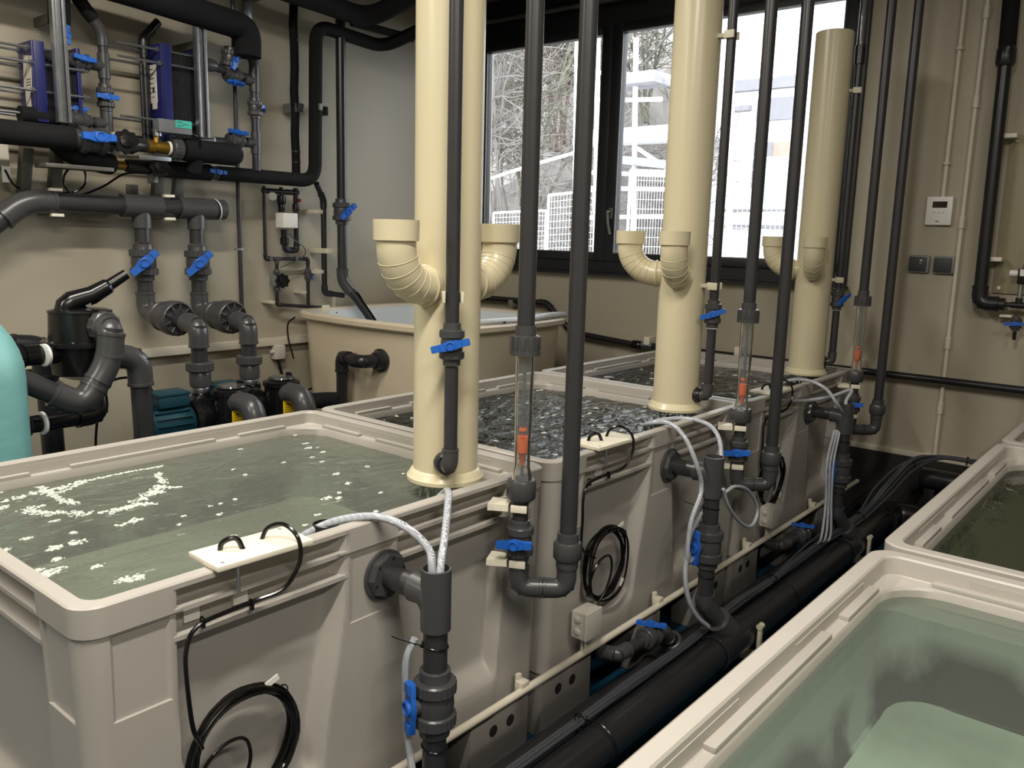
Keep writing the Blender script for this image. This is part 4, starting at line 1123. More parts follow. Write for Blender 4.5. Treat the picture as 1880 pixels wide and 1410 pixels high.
for k, yy in enumerate((2.11, 2.405)):
    zc, zbot, zp = (1.24, 0.985, 0.70) if k == 0 else (1.235, 0.975, 0.70)
    xr = (-3.66, -3.70)[k]
    pipe(t, V((XA, yy, zm-0.08)), V((XA, yy, zc+0.1)), r)
    valve(t, V((XA, yy, zc)), Z1, r, V((1, -0.45, 0)), V((0.42, 0.9, 0.95)), K=0.85, Lh=4.4)
    run(t, [V((XA, yy, zc-0.09)), V((XA, yy, zbot)), V((xr, yy, zbot-0.02)), V((xr, yy, zp))], r)
    # check valve: fat fluted body lying between the two elbows
    g = G(); c0 = V((XA+0.095, yy, zbot-0.004))
    g.lathe([(r*1.2, 0), (r*1.5, 0.012), (r*1.62, 0.03), (r*1.62, 0.055), (r*1.95, 0.06), (r*2.0, 0.085), (r*1.9, 0.088), (r*1.75, 0.12), (r*1.9, 0.15)], c0, X1, 32, cap=(True, False))
    cv = part('check_valve', g, 'pvc', t)
    g = G().lathe([(r*1.75, 0.145), (r*2.25, 0.15), (r*2.3, 0.165), (r*2.3, 0.215), (r*2.1, 0.225), (r*2.0, 0.228), (r*1.95, 0.215), (r*1.2, 0.212)], c0, X1, 40, rib=(0.164, 0.216, 0, 0.035))
    part('union_nut', g, 'pvc', cv)
    for q in range(9):
        an = 2*PI*q/9; d = V((0, math.cos(an), math.sin(an)))
        part('web', G().cyl(c0+X1*0.222+d*r*1.15, c0+X1*0.222+d*r*2.0, 0.004, 6), 'pvc', cv)
    g = G(); nut_geo(g, V((xr, yy, 0.745)), Z1, r, 0.045, 1.7)
    part('union_nut', g, 'pvc', t)
    part('union_tail', G().lathe([(r*1.3, 0), (r*1.35, 0.03), (r*1.3, 0.07), (r*1.1, 0.08)], V((xr, yy, 0.675)), Z1, 24), 'pvc', t)
    part('hose_clamp', G().lathe([(r*1.1, 0), (r*1.13, 0.002), (r*1.13, 0.022), (r*1.1, 0.024)], V((xr, yy, 0.645)), Z1, 24), 'steel', t)

# ---- two circulation pumps
for k, yy in enumerate((2.13, 2.44)):
    xr = (-3.66, -3.70)[k]; xp = xr+0.06
    t = thing('circulation_pump', (xp, yy, 0.33), ('black and teal pool pump, left one, with yellow sticker below its grey elbow', 'black and teal pool pump, right one, nearer the cream tub')[k], 'pump', 'circulation pumps below the manifold')
    ym = yy-0.30
    g = G().lathe([(0.075, 0), (0.088, 0.01), (0.088, 0.20), (0.078, 0.215), (0.05, 0.225)], V((xp-0.03, ym-0.02, 0.52)), Y1, 28)
    mo = part('motor', g, 'pump_teal', t)
    for q in range(12):
        an = -0.9+PI*1.2*q/11; d = V((math.cos(an), 0, math.sin(an)))
        part('fin', G().box(V((xp-0.03, ym+0.085, 0.52))+d*0.092, (0.016, 0.17, 0.004), Matrix.Rotation(-an, 3, 'Y')), 'pump_teal', mo)
    g = G().box((xp-0.03, ym+0.10, 0.635), (0.12, 0.15, 0.055), bev=0.008); g.box((xp-0.03, ym+0.10, 0.668), (0.128, 0.158, 0.014), bev=0.005)
    part('terminal_box', g, 'pump_teal', t)
    g = G().lathe([(0.088, 0), (0.105, 0.02), (0.108, 0.06), (0.09, 0.10), (0.07, 0.13)], V((xp-0.03, ym+0.20, 0.53)), Y1, 28)
    part('pump_housing', g, 'black_plastic', t)
    g = G().lathe([(0.078, 0.40), (0.085, 0.45), (0.085, 0.64), (0.092, 0.645), (0.092, 0.665), (0.07, 0.675), (0.001, 0.672)], V((xp+0.075, yy+0.06, 0)), Z1, 28)
    part('strainer_pot', g, 'black_plastic', t)
    g = G().lathe([(0.001, 0.678), (0.06, 0.678), (0.066, 0.68), (0.06, 0.688), (0.001, 0.690)], V((xp+0.075, yy+0.06, 0)), Z1, 24)
    part('strainer_lid', g, 'clear_pipe', t)
    part('lid_knob', G().lathe([(0.012, 0), (0.016, 0.005), (0.018, 0.018), (0.012, 0.024)], V((xp+0.04, yy+0.13, 0.675)), Z1, 8), 'black_plastic', t)
    part('outlet_neck', G().lathe([(0.045, 0.52), (0.042, 0.64), (0.035, 0.65)], V((xr, yy-0.02, 0)), Z1, 20), 'black_plastic', t)
    e0 = V((xp+0.15, yy+0.05, 0.615))
    elbow(t, e0+V((0.12, 0, 0)), -X1, V((0.15, 0, -1)), 0.044, 'pvc')
    pipe(t, e0+V((0.13, 0, -0.07)), e0+V((0.14, 0, -0.32)), 0.044)
    part('hose_clamp', G().lathe([(0.048, 0), (0.051, 0.002), (0.051, 0.012), (0.048, 0.014)], e0+V((-0.02, 0, 0)), X1, 24), 'steel', t)
    part('sticker', G().box((xp+0.163, yy+0.05, 0.535), (0.003, 0.09, 0.09), bev=0.001), 'sticker_yellow', t, label='yellow warning sticker')
    g = G()
    for q in range(4): g.box((xp+0.165, yy+0.05, 0.56-q*0.012), (0.0006, 0.07, 0.002))
    part('sticker_print', g, 'ink', t, kind='stuff')
    part('foot', G().box((xp-0.02, yy-0.1, 0.37), (0.2, 0.34, 0.08), bev=0.01), 'black_plastic', t)
solo('pump_bench', G().box((-3.62, 2.2, 0.16), (0.5, 1.3, 0.32), bev=0.01), 'plinth_dark', 'dark bench under the two pumps behind the nearest tank', 'bench')
# pump leads
solo('pump_lead', cable(None, [(-3.70, 1.90, 0.66), (-3.72, 1.86, 0.72), (-3.74, 1.80, 0.74), (-3.80, 1.73, 0.70), (-3.86, 1.70, 0.50), (-3.9, 1.7, 0.2)], 0.006), 'cable_black', 'black lead arching from the left pump terminal box', 'cable')

# ---- sand filter: teal vessel at the left edge and its six-way valve
t = thing('sand_filter', (-3.3, 0.945, 0.0), 'teal fibreglass filter vessel cut off by the left edge', 'filter vessel')
prof = [(0.20, 0.05), (0.25, 0.12), (0.253, 0.5), (0.253, 0.88)]+[(0.253*math.cos(q*PI/2/9)+0.0005, 0.88+0.275*math.sin(q*PI/2/9)) for q in range(1, 10)]
part('vessel', G().lathe(prof, (-3.3, 0.945, 0), Z1, 48), 'teal_vessel', t)
part('foot_ring', G().lathe([(0.22, 0), (0.22, 0.1)], (-3.3, 0.945, 0), Z1, 32), 'black_plastic', t)
MV = V((-3.5, 1.505, 0))
t = thing('multiport_valve', (-3.5, 1.505, 0.83), 'black six-way filter valve with a slanted black lever beside the teal vessel', 'valve')
part('valve_body', G().lathe([(0.05, 0.80), (0.115, 0.825), (0.125, 0.93), (0.125, 0.94)], MV, Z1, 36), 'black_plastic', t)
fl = part('flange', G().lathe([(0.145, 0.938), (0.150, 0.941), (0.150, 0.956), (0.145, 0.960)], MV, Z1, 40), 'black_plastic', t)
for q in range(10):
    an = 2*PI*q/10; part('bolt', G().lathe([(0.006, 0), (0.006, 0.006), (0.003, 0.008)], MV+V((0.138*math.cos(an), 0.138*math.sin(an), 0.957)), Z1, 6), 'steel', fl)
part('valve_head', G().lathe([(0.122, 0.955), (0.116, 1.07), (0.119, 1.072), (0.119, 1.078), (0.10, 1.084), (0.03, 1.09)], MV, Z1, 36), 'black_plastic', t)
hb = MV+V((0, -0.01, 1.085)); he = P(232, 503, 0, -3.45)
dd = (he-hb); g = G()
g.tube([hb+V((0, -0.055, -0.012)), hb+V((0, -0.045, 0.012)), hb+V((0, -0.02, 0.030)), hb+dd*0.3+V((0, 0, 0.012)), hb+dd*0.62+V((0, 0, 0.004)), hb+dd*0.66+V((0, 0, 0.004)), he], [0.034, 0.040, 0.042, 0.037, 0.032, 0.024, 0.021], 16)
part('lever', g, 'black_plastic', t)
part('lever_tip', G().cyl(he-dd*0.01, he+dd.normalized()*0.003, 0.012, 12), 'switch_frame', t)
part('pivot', G().lathe([(0.012, -0.03), (0.012, 0.03)], hb+V((0.01, 0.035, 0.02)), V((1, -0.3, 0)), 12), 'steel', t)
t = thing('filter_pipe', (-3.3, 1.5, 0.6), 'fat grey pipe curving in front of the filter valve and back to the vessel', 'pipe')
rf = 0.042; xx = -3.30
pA = P(205, 602, 0, xx); pB = P(200, 665, 0, xx); pC = P(152, 745, 0, xx); pD = P(20, 690, 0, xx-0.05)
run(t, [MV+V((0.10, 0.02, 1.02)), pA, pB+V((0, 0, -0.0)), pC, pD], rf)
g = G(); nut_geo(g, MV+V((0.115, 0.027, 1.02)), (pA-MV-V((0, 0, 1.02))), rf, 0.045, 1.55, seg=24, amp=0.08); part('union_nut', g, 'pvc', t)
t = thing('filter_return_pipe', (-3.42, 1.7, 0.5), 'upright grey pipe with an elbow on top, right of the filter valve', 'pipe')
p0 = P(225, 652, 0, -3.45); p1 = P(255, 655, 0, -3.45)
run(t, [MV+V((0.03, 0.03, 0.90)), V((-3.45, p1.y, p1.z-0.005)), V((-3.45, p1.y+0.01, 0.30))], rf)
part('coupling', G().lathe([(rf*1.22, 0.38), (rf*1.22, 0.52)], V((-3.45, p1.y+0.01, 0)), Z1, 28), 'pvc', t)
t = thing('filter_side_pipe', (-3.4, 1.3, 0.85), 'glossy black side port between the teal vessel and filter valve with a white ring', 'pipe', 'black side ports of the filter')
pipe(t, V((-3.42, 1.1, 0.925)), V((-3.48, 1.42, 0.915)), 0.040, 'black_plastic')
part('white_ring', G().lathe([(0.041, 0), (0.044, 0.001), (0.044, 0.012), (0.041, 0.013)], V((-3.44, 1.33, 0.918)), V((-0.06, 0.32, 0)), 24), 'ring_white', t)
nut(t, V((-3.425, 1.20, 0.922)), V((-0.06, 0.32, 0)), 0.038, 0.05, 1.3, 'black_plastic')
t = thing('filter_side_pipe', (-3.4, 1.3, 0.6), 'lower black pipe from the teal vessel with a white ring, turning up', 'pipe', 'black side ports of the filter')
run(t, [V((-3.42, 1.1, 0.655)), V((-3.45, 1.535, 0.655)), V((-3.50, 1.54, 0.83))], 0.034, 'black_plastic', 'black_plastic')
part('white_ring', G().lathe([(0.036, 0), (0.045, 0.001), (0.045, 0.012), (0.036, 0.013)], V((-3.43, 1.30, 0.655)), V((-0.03, 0.43, 0)), 24), 'ring_white', t)
nut(t, V((-3.425, 1.20, 0.655)), V((-0.03, 0.43, 0)), 0.034, 0.055, 1.45, 'black_plastic')
t = thing('dark_drain_pipe', (-3.75, 1.45, 0.4), 'dark pipe standing behind the filter pipes near the vessel', 'pipe')
run(t, [V((-3.78, 1.15, 0.93)), V((-3.78, 1.47, 0.90)), V((-3.78, 1.48, 0.3))], 0.045, 'pvc_dark', 'pvc_dark')

# ---- galvanised strut uprights
for k, (yy, z0) in enumerate(((1.703, 1.86), (2.373, 1.865))):
    t = thing('strut_channel', (-4.03, yy, z0), ('left', 'right')[k]+' galvanised steel strut upright holding the heat exchanger', 'bracket', 'strut uprights on the left wall')
    g = G(); xs = -4.00
    for dx, dy, sx, sy in ((0, -0.026, 0.035, 0.003), (0, 0.026, 0.035, 0.003), (-0.017, 0, 0.003, 0.055), (0.016, -0.02, 0.003, 0.013), (0.016, 0.02, 0.003, 0.013), (0.004, 0, 0.003, 0.03)):
        g.box((xs+dx, yy+dy, (z0+2.95)/2), (sx, sy, 2.95-z0), bev=0.0008)
    part('channel', g, 'steel', t)
    for zz in (z0+0.06, 2.32):
        part('arm', G().box((-4.16, yy+0.03, zz), (0.28, 0.02, 0.04), bev=0.002), 'steel_dull', t)
# ---- plate heat exchangers
for k, (ya, lb) in enumerate(((1.625, 'left blue plate heat exchanger with a torn white label'), (2.215, 'right blue plate heat exchanger with a black ribbed plate pack'))):
    za, zb = (1.86, 2.20) if k == 0 else (1.80, 2.295)
    t = thing('plate_heat_exchanger', (-4.14, ya, za), lb, 'heat exchanger', 'blue plate heat exchangers on the left wall')
    xa, xb = (-4.22, -4.075)
    part('frame_plate', G().box(((xa+xb)/2, ya, (za+zb)/2), (xb-xa, 0.018, zb-za), bev=0.004), 'exchanger_blue', t)
    part('pressure_plate', G().box(((xa+xb)/2, ya+0.19, (za+zb)/2), (xb-xa, 0.018, zb-za), bev=0.004), 'exchanger_blue', t)
    part('side_lip', G().box((xb+0.004, ya+0.02, (za+zb)/2), (0.008, 0.045, zb-za), bev=0.002), 'exchanger_blue', t)
    for q in range(20):
        part('plate', G().box(((xa+xb)/2-0.008, ya+0.018+q*0.0085, (za+zb)/2), (xb-xa-0.03, 0.005, zb-za-0.05)), 'gasket_black', t, flat=True)
    for (zz, dx) in ((zb-0.03, -0.01), (zb-0.095, 0.01), (za+0.13, 0.01), (za+0.03, -0.01)):
        for xq in (xa+0.02, xb-0.01+dx):
            part('tie_rod', G().cyl((xq, ya-0.22-(0.1 if k == 0 else 0), zz), (xq, ya+0.23, zz), 0.006, 8), 'steel', t)
            part('rod_nut', G().lathe([(0.013, 0), (0.013, 0.012)], (xq, ya+0.199, zz), Y1, 6), 'steel', t)
            part('rod_nut', G().lathe([(0.013, 0), (0.013, 0.012)], (xq, ya-0.021, zz), Y1, 6), 'steel', t)
    yl = ya-0.0105
    if k == 0:
        lab = part('label_sheet', G().box((-4.125, yl, 2.07), (0.085, 0.001, 0.14), Matrix.Rotation(0.12, 3, 'Y')), 'label_white', t, flat=True)
        part('label_sheet', G().box((-4.135, yl, 1.95), (0.05, 0.001, 0.09), Matrix.Rotation(-0.05, 3, 'Y')), 'label_white', t, flat=True)
        g = G().box((-4.125, yl-0.001, 2.095), (0.11, 0.0006, 0.003), Matrix.Rotation(-0.85, 3, 'Y'))
        for q in range(3): g.box((-4.12, yl-0.001, 2.04-q*0.012), (0.05, 0.0006, 0.003))
    else:
        lab = part('label_sheet', G().box((-4.15, yl, 2.11), (0.062, 0.001, 0.18)), 'label_white', t, flat=True)
        part('label_sheet', G().box((-4.145, yl-0.001, 2.05), (0.045, 0.001, 0.12)), 'label_white', t, flat=True)
        g = G()
        for q in range(7): g.box((-4.155 if q > 3 else -4.165, yl-0.002, 2.18-q*0.022), (0.030+0.01*(q % 3), 0.0006, 0.003))
        g.box((-4.15, yl-0.002, 2.08), (0.018, 0.0006, 0.022))
    part('label_print', g, 'ink', t, kind='stuff')

# ---- big insulated pipe along the top, turning down into the right cluster
xb = -3.98
t = thing('insulated_pipe', (xb, 2.0, 2.35), 'thick black foam-insulated pipe at the top left, bending down at its right end', 'insulated pipe', 'black insulated pipes on the left wall')
insul(t, [V((xb, 1.3, 2.50)), V((xb, 2.0, 2.475)), V((xb, 2.635, 2.43)), V((xb, 2.63, 2.29))], 0.066, 0.11)
insul(t, [V((xb-0.06, 1.745, 2.75)), V((xb-0.12, 1.752, 2.29))], 0.046, 0)
# ---- top left cluster
rr = 0.0215
t = thing('valve_cluster', (-4.1, 1.85, 1.83), 'dark pipe cluster with blue handles between the two heat exchangers', 'valve', 'valve clusters on the left wall')
insul(t, [L(140, -8, 0.2), L(158, 18, 0.2), L(172, 36, 0.2)], 0.03, 0)
pA = L(187, 60, 0.2)
run(t, [L(165, 28, 0.2), pA, V((pA.x, pA.y, 1.84))], rr)
tee(t, (pA.x, pA.y, 2.145), Z1, -Y1, rr, rb=rr)
valve(t, V((pA.x, pA.y, 2.005)), Z1, rr, V((1, -0.2, 0)), V((0.2, 1, -0.05)), K=1.0, Lh=4.6)
tee(t, (pA.x, pA.y, 1.885), Z1, -Y1, rr)
q = V((pA.x, 1.755, 2.148))
pipe(t, V((pA.x, pA.y, 2.145)), q-V((0, 0.08, 0)), rr)
valve(t, V((pA.x, 1.835, 2.146)), Y1, rr, V((1, 0, 0.25)), V((0, 1, -0.1)), K=0.8, Lh=4.6)
tee(t, (pA.x, 1.745, 2.148), Y1, Z1, rr)
pipe(t, V((pA.x, 1.745, 2.148)), V((pA.x, 1.748, 2.30)), rr)
valve(t, V((pA.x, 1.750, 2.245)), Z1, rr, V((1, 0.35, 0)), Z1, K=0.75, Lh=3.8)
valve(t, V((pA.x, 1.80, 1.888)), Y1, rr*1.1, Z1, V((0.15, 1, 0)), K=0.9, Lh=4.6)
pipe(t, V((pA.x, 1.70, 1.888)), V((pA.x, pA.y, 1.886)), rr)
insul(t, [V((pA.x, 1.56, 1.885)), V((pA.x, 1.72, 1.888))], rr*1.7, 0)
# left rear pipe
t = thing('rear_pipe', (-4.2, 2.14, 1.8), 'dark bent upright pipe just left of the right heat exchanger', 'pipe')
run(t, [L(290, 40, 0.11), L(263, 68, 0.11), V((-4.19, L(263, 68, 0.11).y, 1.80))], 0.021, 'pvc_dark', 'pvc_dark')
pipe(t, V((-4.17, 2.155+0.0, 2.2)), V((-4.17, 2.155, 1.82)), 0.010, 'pvc_dark')
# ---- right cluster
t = thing('valve_cluster', (-4.1, 2.7, 1.72), 'dark pipe cluster with blue handles right of the second heat exchanger', 'valve', 'valve clusters on the left wall')
xr = -4.08; yv = L(467, 160, 0.22).y; yj = 2.56
run(t, [V((xr, 2.60, 2.42)), L(466, 110, 0.22), V((xr, yv, 1.73))], rr)
tee(t, (xr, yv, 2.195), Z1, -Y1, rr)
valve(t, V((xr, yv, 2.055)), Z1, rr, V((0.8, 1, 0)), V((0.35, 1, -0.05)), K=0.85, Lh=4.0)
tee(t, (xr, yv, 1.875), Z1, -Y1, rr)
pipe(t, V((xr, 2.46, 2.235)), V((xr, yv, 2.20)), rr)
valve(t, V((xr, 2.585, 2.285)), V((0.1, 0.1, 1)), rr*1.15, V((1, 0.2, 0)), V((0, 0.5, 1)), K=0.8, Lh=4.8)
valve(t, V((xr, 2.60, 2.205)), Y1, rr*1.05, V((0.7, 0, -1)), V((0, 1, -0.1)), K=0.7, Lh=4.4)
part('reducer', G().lathe([(0.03, 0), (0.034, 0.02), (0.034, 0.07), (0.028, 0.10)], V((xr, 2.40, 2.235)), Y1, 16), 'pvc', t)
part('white_ring', G().lathe([(0.031, 0), (0.031, 0.008)], V((xr, 2.415, 2.235)), Y1, 20), 'ring_white', t)
part('steel_neck', G().cyl((xr, 2.40, 1.86), (xr, 2.48, 1.862), 0.017), 'steel', t)
part('white_ring', G().lathe([(0.02, 0), (0.02, 0.006)], V((xr, 2.475, 1.861)), Y1, 20), 'ring_white', t)
pipe(t, V((xr, 2.48, 1.862)), V((xr, yv, 1.872)), rr)
valve(t, V((xr+0.01, 2.60, 1.878)), Y1, rr*1.05, V((0.8, 0, 1)), V((0, 1, -0.2)), K=0.75, Lh=4.8)
# ---- thin grey upright with its metal clamp
yk = 2.672
t = thing('thin_pipe', (-4.18, yk, 0.95), 'thin grey pipe upright on the left wall with one metal clamp', 'pipe')
pipe(t, V((-4.17, yk, 0.5)), V((-4.17, yk, 3.09)), 0.0125)
part('clamp', G().lathe([(0.0125, 0), (0.016, 0.001), (0.016, 0.012), (0.0125, 0.013)], (-4.17, yk, 1.30), Z1, 20).box((-4.17, yk+0.02, 1.306), (0.012, 0.02, 0.01)).box((-4.17, yk-0.02, 1.306), (0.012, 0.02, 0.01)), 'steel', t)

# ---- line of valves and brass at z 1.79
xq = -4.0; zq = 1.795
t = thing('insulated_pipe', (xq, 2.0, 1.74), 'thick black insulated pipe with blue valve, black handwheel and brass flow switch', 'insulated pipe', 'black insulated pipes on the left wall')
insul(t, [V((xq, 0.9, zq)), V((xq, 1.735, zq))], 0.052, 0)
valve(t, V((xq, 1.82, zq)), Y1, 0.034, V((1, 0, 0.15)), Y1, K=0.85, Lh=4.4)
part('flange_plate', G().box((xq, 1.93, zq), (0.10, 0.02, 0.10), bev=0.01), 'ring_white', t)
part('diaphragm_body', G().lathe([(0.035, 0), (0.045, 0.02), (0.045, 0.06), (0.03, 0.09), (0.03, 0.13)], V((xq, 1.945, zq)), Y1, 20), 'pvc_dark', t)
handwheel(t, V((xq+0.055, 1.945, zq+0.002)), V((1, -0.25, 0.1)), 0.052)
b = part('brass_body', G().lathe([(0.024, 0), (0.030, 0.005), (0.030, 0.05), (0.024, 0.055), (0.028, 0.08), (0.03, 0.12)], V((xq, 2.06, zq)), Y1, 16), 'brass', t)
part('brass_neck', G().lathe([(0.012, 0), (0.012, 0.05), (0.018, 0.052), (0.018, 0.062)], V((xq, 2.125, zq+0.02)), Z1, 6), 'brass', b)
part('steel_tag', G().box((xq+0.03, 2.10, zq-0.055), (0.004, 0.16, 0.02), bev=0.001), 'steel', t)
part('white_ring', G().lathe([(0.032, 0), (0.034, 0.001), (0.034, 0.010), (0.03, 0.012)], V((xq, 2.18, zq)), Y1, 20), 'ring_white', t)
nut(t, V((xq, 2.20, zq)), Y1, 0.034, 0.05, 1.6)
g = G().lathe([(0.052, 0), (0.056, 0.02), (0.056, 0.28)]+[(0.056*math.cos(q_), 0.28+0.05*math.sin(q_)) for q_ in (0.4, 0.8, 1.2, 1.5)], V((xq, 2.26, zq)), Y1, 28)
part('insulation', g, 'insulation', t)
insul(t, [V((xq, 2.33, zq-0.02)), V((xq-0.03, 2.33, 1.70))], 0.04, 0)
# actuator on the brass body
t = thing('valve_actuator', (-3.98, 2.16, 1.87), 'small grey electric actuator box with a green label above the brass valve', 'actuator')
part('housing', G().box((-3.97, 2.195, 1.893), (0.06, 0.17, 0.062), bev=0.004), 'actuator_grey', t)
part('green_label', G().box((-3.938, 2.235, 1.908), (0.002, 0.085, 0.035)), 'label_green', t)
g = G()
for q_ in range(3): g.box((-3.9365, 2.215+0.03*(q_ % 2), 1.916-q_*0.008), (0.0006, 0.03, 0.003))
part('label_print', g, 'ink', t, kind='stuff')
part('steel_stem', G().lathe([(0.02, 0), (0.02, 0.03), (0.014, 0.032), (0.014, 0.05)], (-3.985, 2.125, 1.845), Z1, 12), 'steel', t)
cable(t, [(-3.95, 2.28, 1.87), (-3.93, 2.31, 1.85), (-3.95, 2.32, 1.80), (-4.0, 2.31, 1.76)], 0.005)
# ---- lower insulated line, up, across to the right and forward overhead
xl = -4.1; zl = 1.702
t = thing('insulated_pipe', (xl, 2.4, 1.65), 'black insulated pipe running right, then up beside the corner and away along the ceiling', 'insulated pipe', 'black insulated pipes on the left wall')
insul(t, [V((xl, 1.70, 1.80)), V((xl+0.02, 1.75, 1.74)), V((xl+0.02, 1.90, 1.705)), V((xl, 1.94, 1.705))], 0.05, 0.06)
part('brass_body', G().lathe([(0.018, 0), (0.022, 0.005), (0.022, 0.075), (0.018, 0.08)], V((xl, 1.94, zl)), Y1, 16).lathe([(0.009, 0), (0.009, 0.045)], V((xl, 1.975, zl)), Z1, 8), 'brass', t)
part('coupling', G().lathe([(0.03, 0), (0.034, 0.01), (0.034, 0.11), (0.03, 0.12)], V((xl, 2.02, zl)), Y1, 20), 'pvc_dark', t)
part('flange_plate', G().box((xl, 2.15, zl-0.01), (0.08, 0.02, 0.13), bev=0.01), 'switch_frame', t)
handwheel(t, V((xl+0.05, 2.16, zl)), V((1, -0.25, 0.05)), 0.046)
insul(t, [V((xl, 2.19, zl)), V((xl, 2.46, zl))], 0.042, 0)
valve(t, V((xl, 2.485, zl)), Y1, 0.02, V((1, 0, 0.1)), V((0, 1, -0.05)), K=0.5, Lh=4.8)
top = [P(592, 58, 0, xl), P(690, 90, 0, xl), P(765, 0, 1, 3.75)]
pz = V((xl, 3.135, zl))
insul(t, [V((xl, 2.51, zl)), pz, V((xl, 3.155, 2.565)), V((xl, 3.66, 2.535)), V((-3.75, 3.78, 2.66)), V((-3.2, 3.80, 2.85))], 0.038, 0.10)
part('tape_band', G().lathe([(0.0386, 0), (0.0386, 0.035)], V((xl, 3.148, 2.10)), Z1, 24), 'steel_dull', t)
for (zz, yy) in ((2.11, 3.08), (2.115, 3.26)):
    part('wall_bracket', G().box((-4.22, yy, zz), (0.12, 0.06 if yy < 3.2 else 0.05, 0.05), bev=0.003), 'steel' if yy < 3.2 else 'pvc_dark', t)
# thin insulated upright H
t = thing('insulated_pipe', (-4.18, 3.065, 1.76), 'slim black insulated upright with a pale tie, left of the big upright', 'insulated pipe', 'black insulated pipes on the left wall')
random.seed(3)
pts = [V((-4.18+random.uniform(-.004, .004), 3.062+random.uniform(-.006, .006), z_/100)) for z_ in range(172, 300, 12)]
insul(t, pts, 0.024, 0.0)
for zz, mm in ((2.47, 'steel'), (1.80, 'pvc_dark'), (1.86, 'pvc_dark')):
    part('tie', G().lathe([(0.0265, 0), (0.0265, 0.008)], V((-4.18, 3.064, zz)), Z1, 20), mm, t)
# dark plain upright I with valve and open spout over the tub
xi, yi = -4.10, 3.33
t = thing('tub_filling_pipe', (xi, yi, 1.05), 'dark filling pipe with tilted blue handle and cut spout over the cream tub', 'pipe')
pipe(t, V((xi, yi, 3.09)), V((xi, yi, 1.60)), 0.029, 'pvc_dark')
valve(t, V((xi, yi, 1.535)), Z1, 0.031, V((1, -0.1, 0)), V((0.5, 0.9, 0.75)), K=0.85, Lh=4.2)
e = V((xi, yi, 1.115)); sd = V((0.38, 0.38, -0.62)).normalized()
run(t, [V((xi, yi, 1.46)), e, e+sd*0.10], 0.029)
g = G(); n = 18; vs = []; fs = []; fx, fyv, _ = frame(sd)
for i_ in range(9):
    c_ = e+sd*(0.08+0.03*i_)+V((0, 0, -0.004*i_*i_*0.15))
    open_ = min(1.0, i_/3.0)*1.2
    for k_ in range(n+1):
        an = PI*0.5+0.4+open_/2*1.2+(2*PI-open_*1.6)*k_/n
        vs.append(c_+(fx*math.cos(an)+fyv*math.sin(an))*0.030)
for i_ in range(8):
    for k_ in range(n): fs.append((i_*(n+1)+k_, i_*(n+1)+k_+1, (i_+1)*(n+1)+k_+1, (i_+1)*(n+1)+k_))
g.add(vs, fs); part('cut_spout', g, 'pvc_dark', t)
part('wall_clip', G().box((-4.20, yi-0.06, 1.30), (0.16, 0.10, 0.03), bev=0.002), 'clip_yellow', t)
# slim pipe J joining the filling pipe
yjj = 3.24
t = thing('tub_feed_pipe', (-4.17, yjj, 1.02), 'slim dark pipe left of the filling pipe, bent off the insulated line and joining low', 'pipe')
run(t, [V((-4.12, 3.16, 1.69)), V((-4.16, yjj, 1.60)), V((-4.16, yjj, 1.045)), V((-4.11, yi+0.02, 1.03))], 0.0165, 'pvc_dark', 'pvc_dark')
for zz in (1.53, 1.175): part('wall_clip', G().box((-4.22, yjj-0.03, zz), (0.14, 0.07, 0.022), bev=0.002), 'clip_yellow', t)
# ---- small dosing pipework L
xL = -4.22; rl = 0.0105
t = thing('dosing_pipework', (xL, 2.95, 0.9), 'small-bore black pipework with a white solenoid box and black handwheel', 'pipe')
run(t, [V((xL, 2.870, 1.66)), V((xL, 2.868, 1.25)), V((xL, 3.165, 1.25)), V((xL, 3.162, 0.93))], rl, 'pvc_dark', 'pvc_dark')
tee(t, (xL, 2.945, 1.25), Y1, -Z1, rl)
run(t, [V((xL, 2.945, 1.24)), V((xL, 2.940, 0.985)), L(596, 565, 0.10), L(618, 575, 0.13)], rl, 'pvc_dark', 'pvc_dark')
part('valve_block', G().box((xL, 2.930, 1.125), (0.05, 0.045, 0.06), bev=0.004), 'switch_frame', t)
nut(t, V((xL, 2.943, 1.16)), Z1, rl, 0.028, 1.8); nut(t, V((xL, 2.943, 1.06)), Z1, rl, 0.028, 1.8)
handwheel(t, V((xL+0.03, 2.955, 1.125)), V((1, -0.3, 0)), 0.040)
valve(t, V((xL, 3.164, 1.155)), Z1, 0.0125, V((0.4, 1, 0)), Z1, K=1.1, Lh=5.5)
for zz, yy in ((1.05, 3.135), (1.00, 2.91)): part('wall_clip', G().box((-4.26, yy, zz), (0.08, 0.05, 0.014)), 'clip_yellow', t)
for yy in (2.90, 3.08):
    part('tag_clip', G().box((xL, yy, 1.25), (0.026, 0.02, 0.032)), 'steel_dull', t)
# solenoid
pipe(t, V((xL, 2.985, 1.66)), V((xL, 2.985, 1.56)), 0.012, 'pvc_dark')
nut(t, V((xL, 2.985, 1.565)), Z1, 0.016, 0.05, 1.6, 'pvc_dark'); part('fitting', G().lathe([(0.016, 1.52), (0.02, 1.53), (0.02, 1.56), (0.016, 1.57)], V((xL, 2.985, 0)), Z1, 16), 'black_plastic', t)
part('solenoid_box', G().box((xL+0.02, 3.005, 1.472), (0.08, 0.10, 0.085), bev=0.005), 'white_plastic', t, label='white solenoid box')
part('fitting', G().lathe([(0.018, 1.33), (0.026, 1.335), (0.026, 1.37), (0.02, 1.375), (0.02, 1.42)], V((xL, 3.0, 0)), Z1, 16), 'black_plastic', t)
run(t, [V((xL, 3.0, 1.36)), V((xL, 3.005, 1.30)), V((xL, 3.085, 1.30)), V((xL, 3.085, 1.66))], 0.015, 'pvc_dark', 'pvc_dark')
nut(t, V((xL, 3.085, 1.53)), Z1, 0.014, 0.04, 1.5, 'pvc_dark')
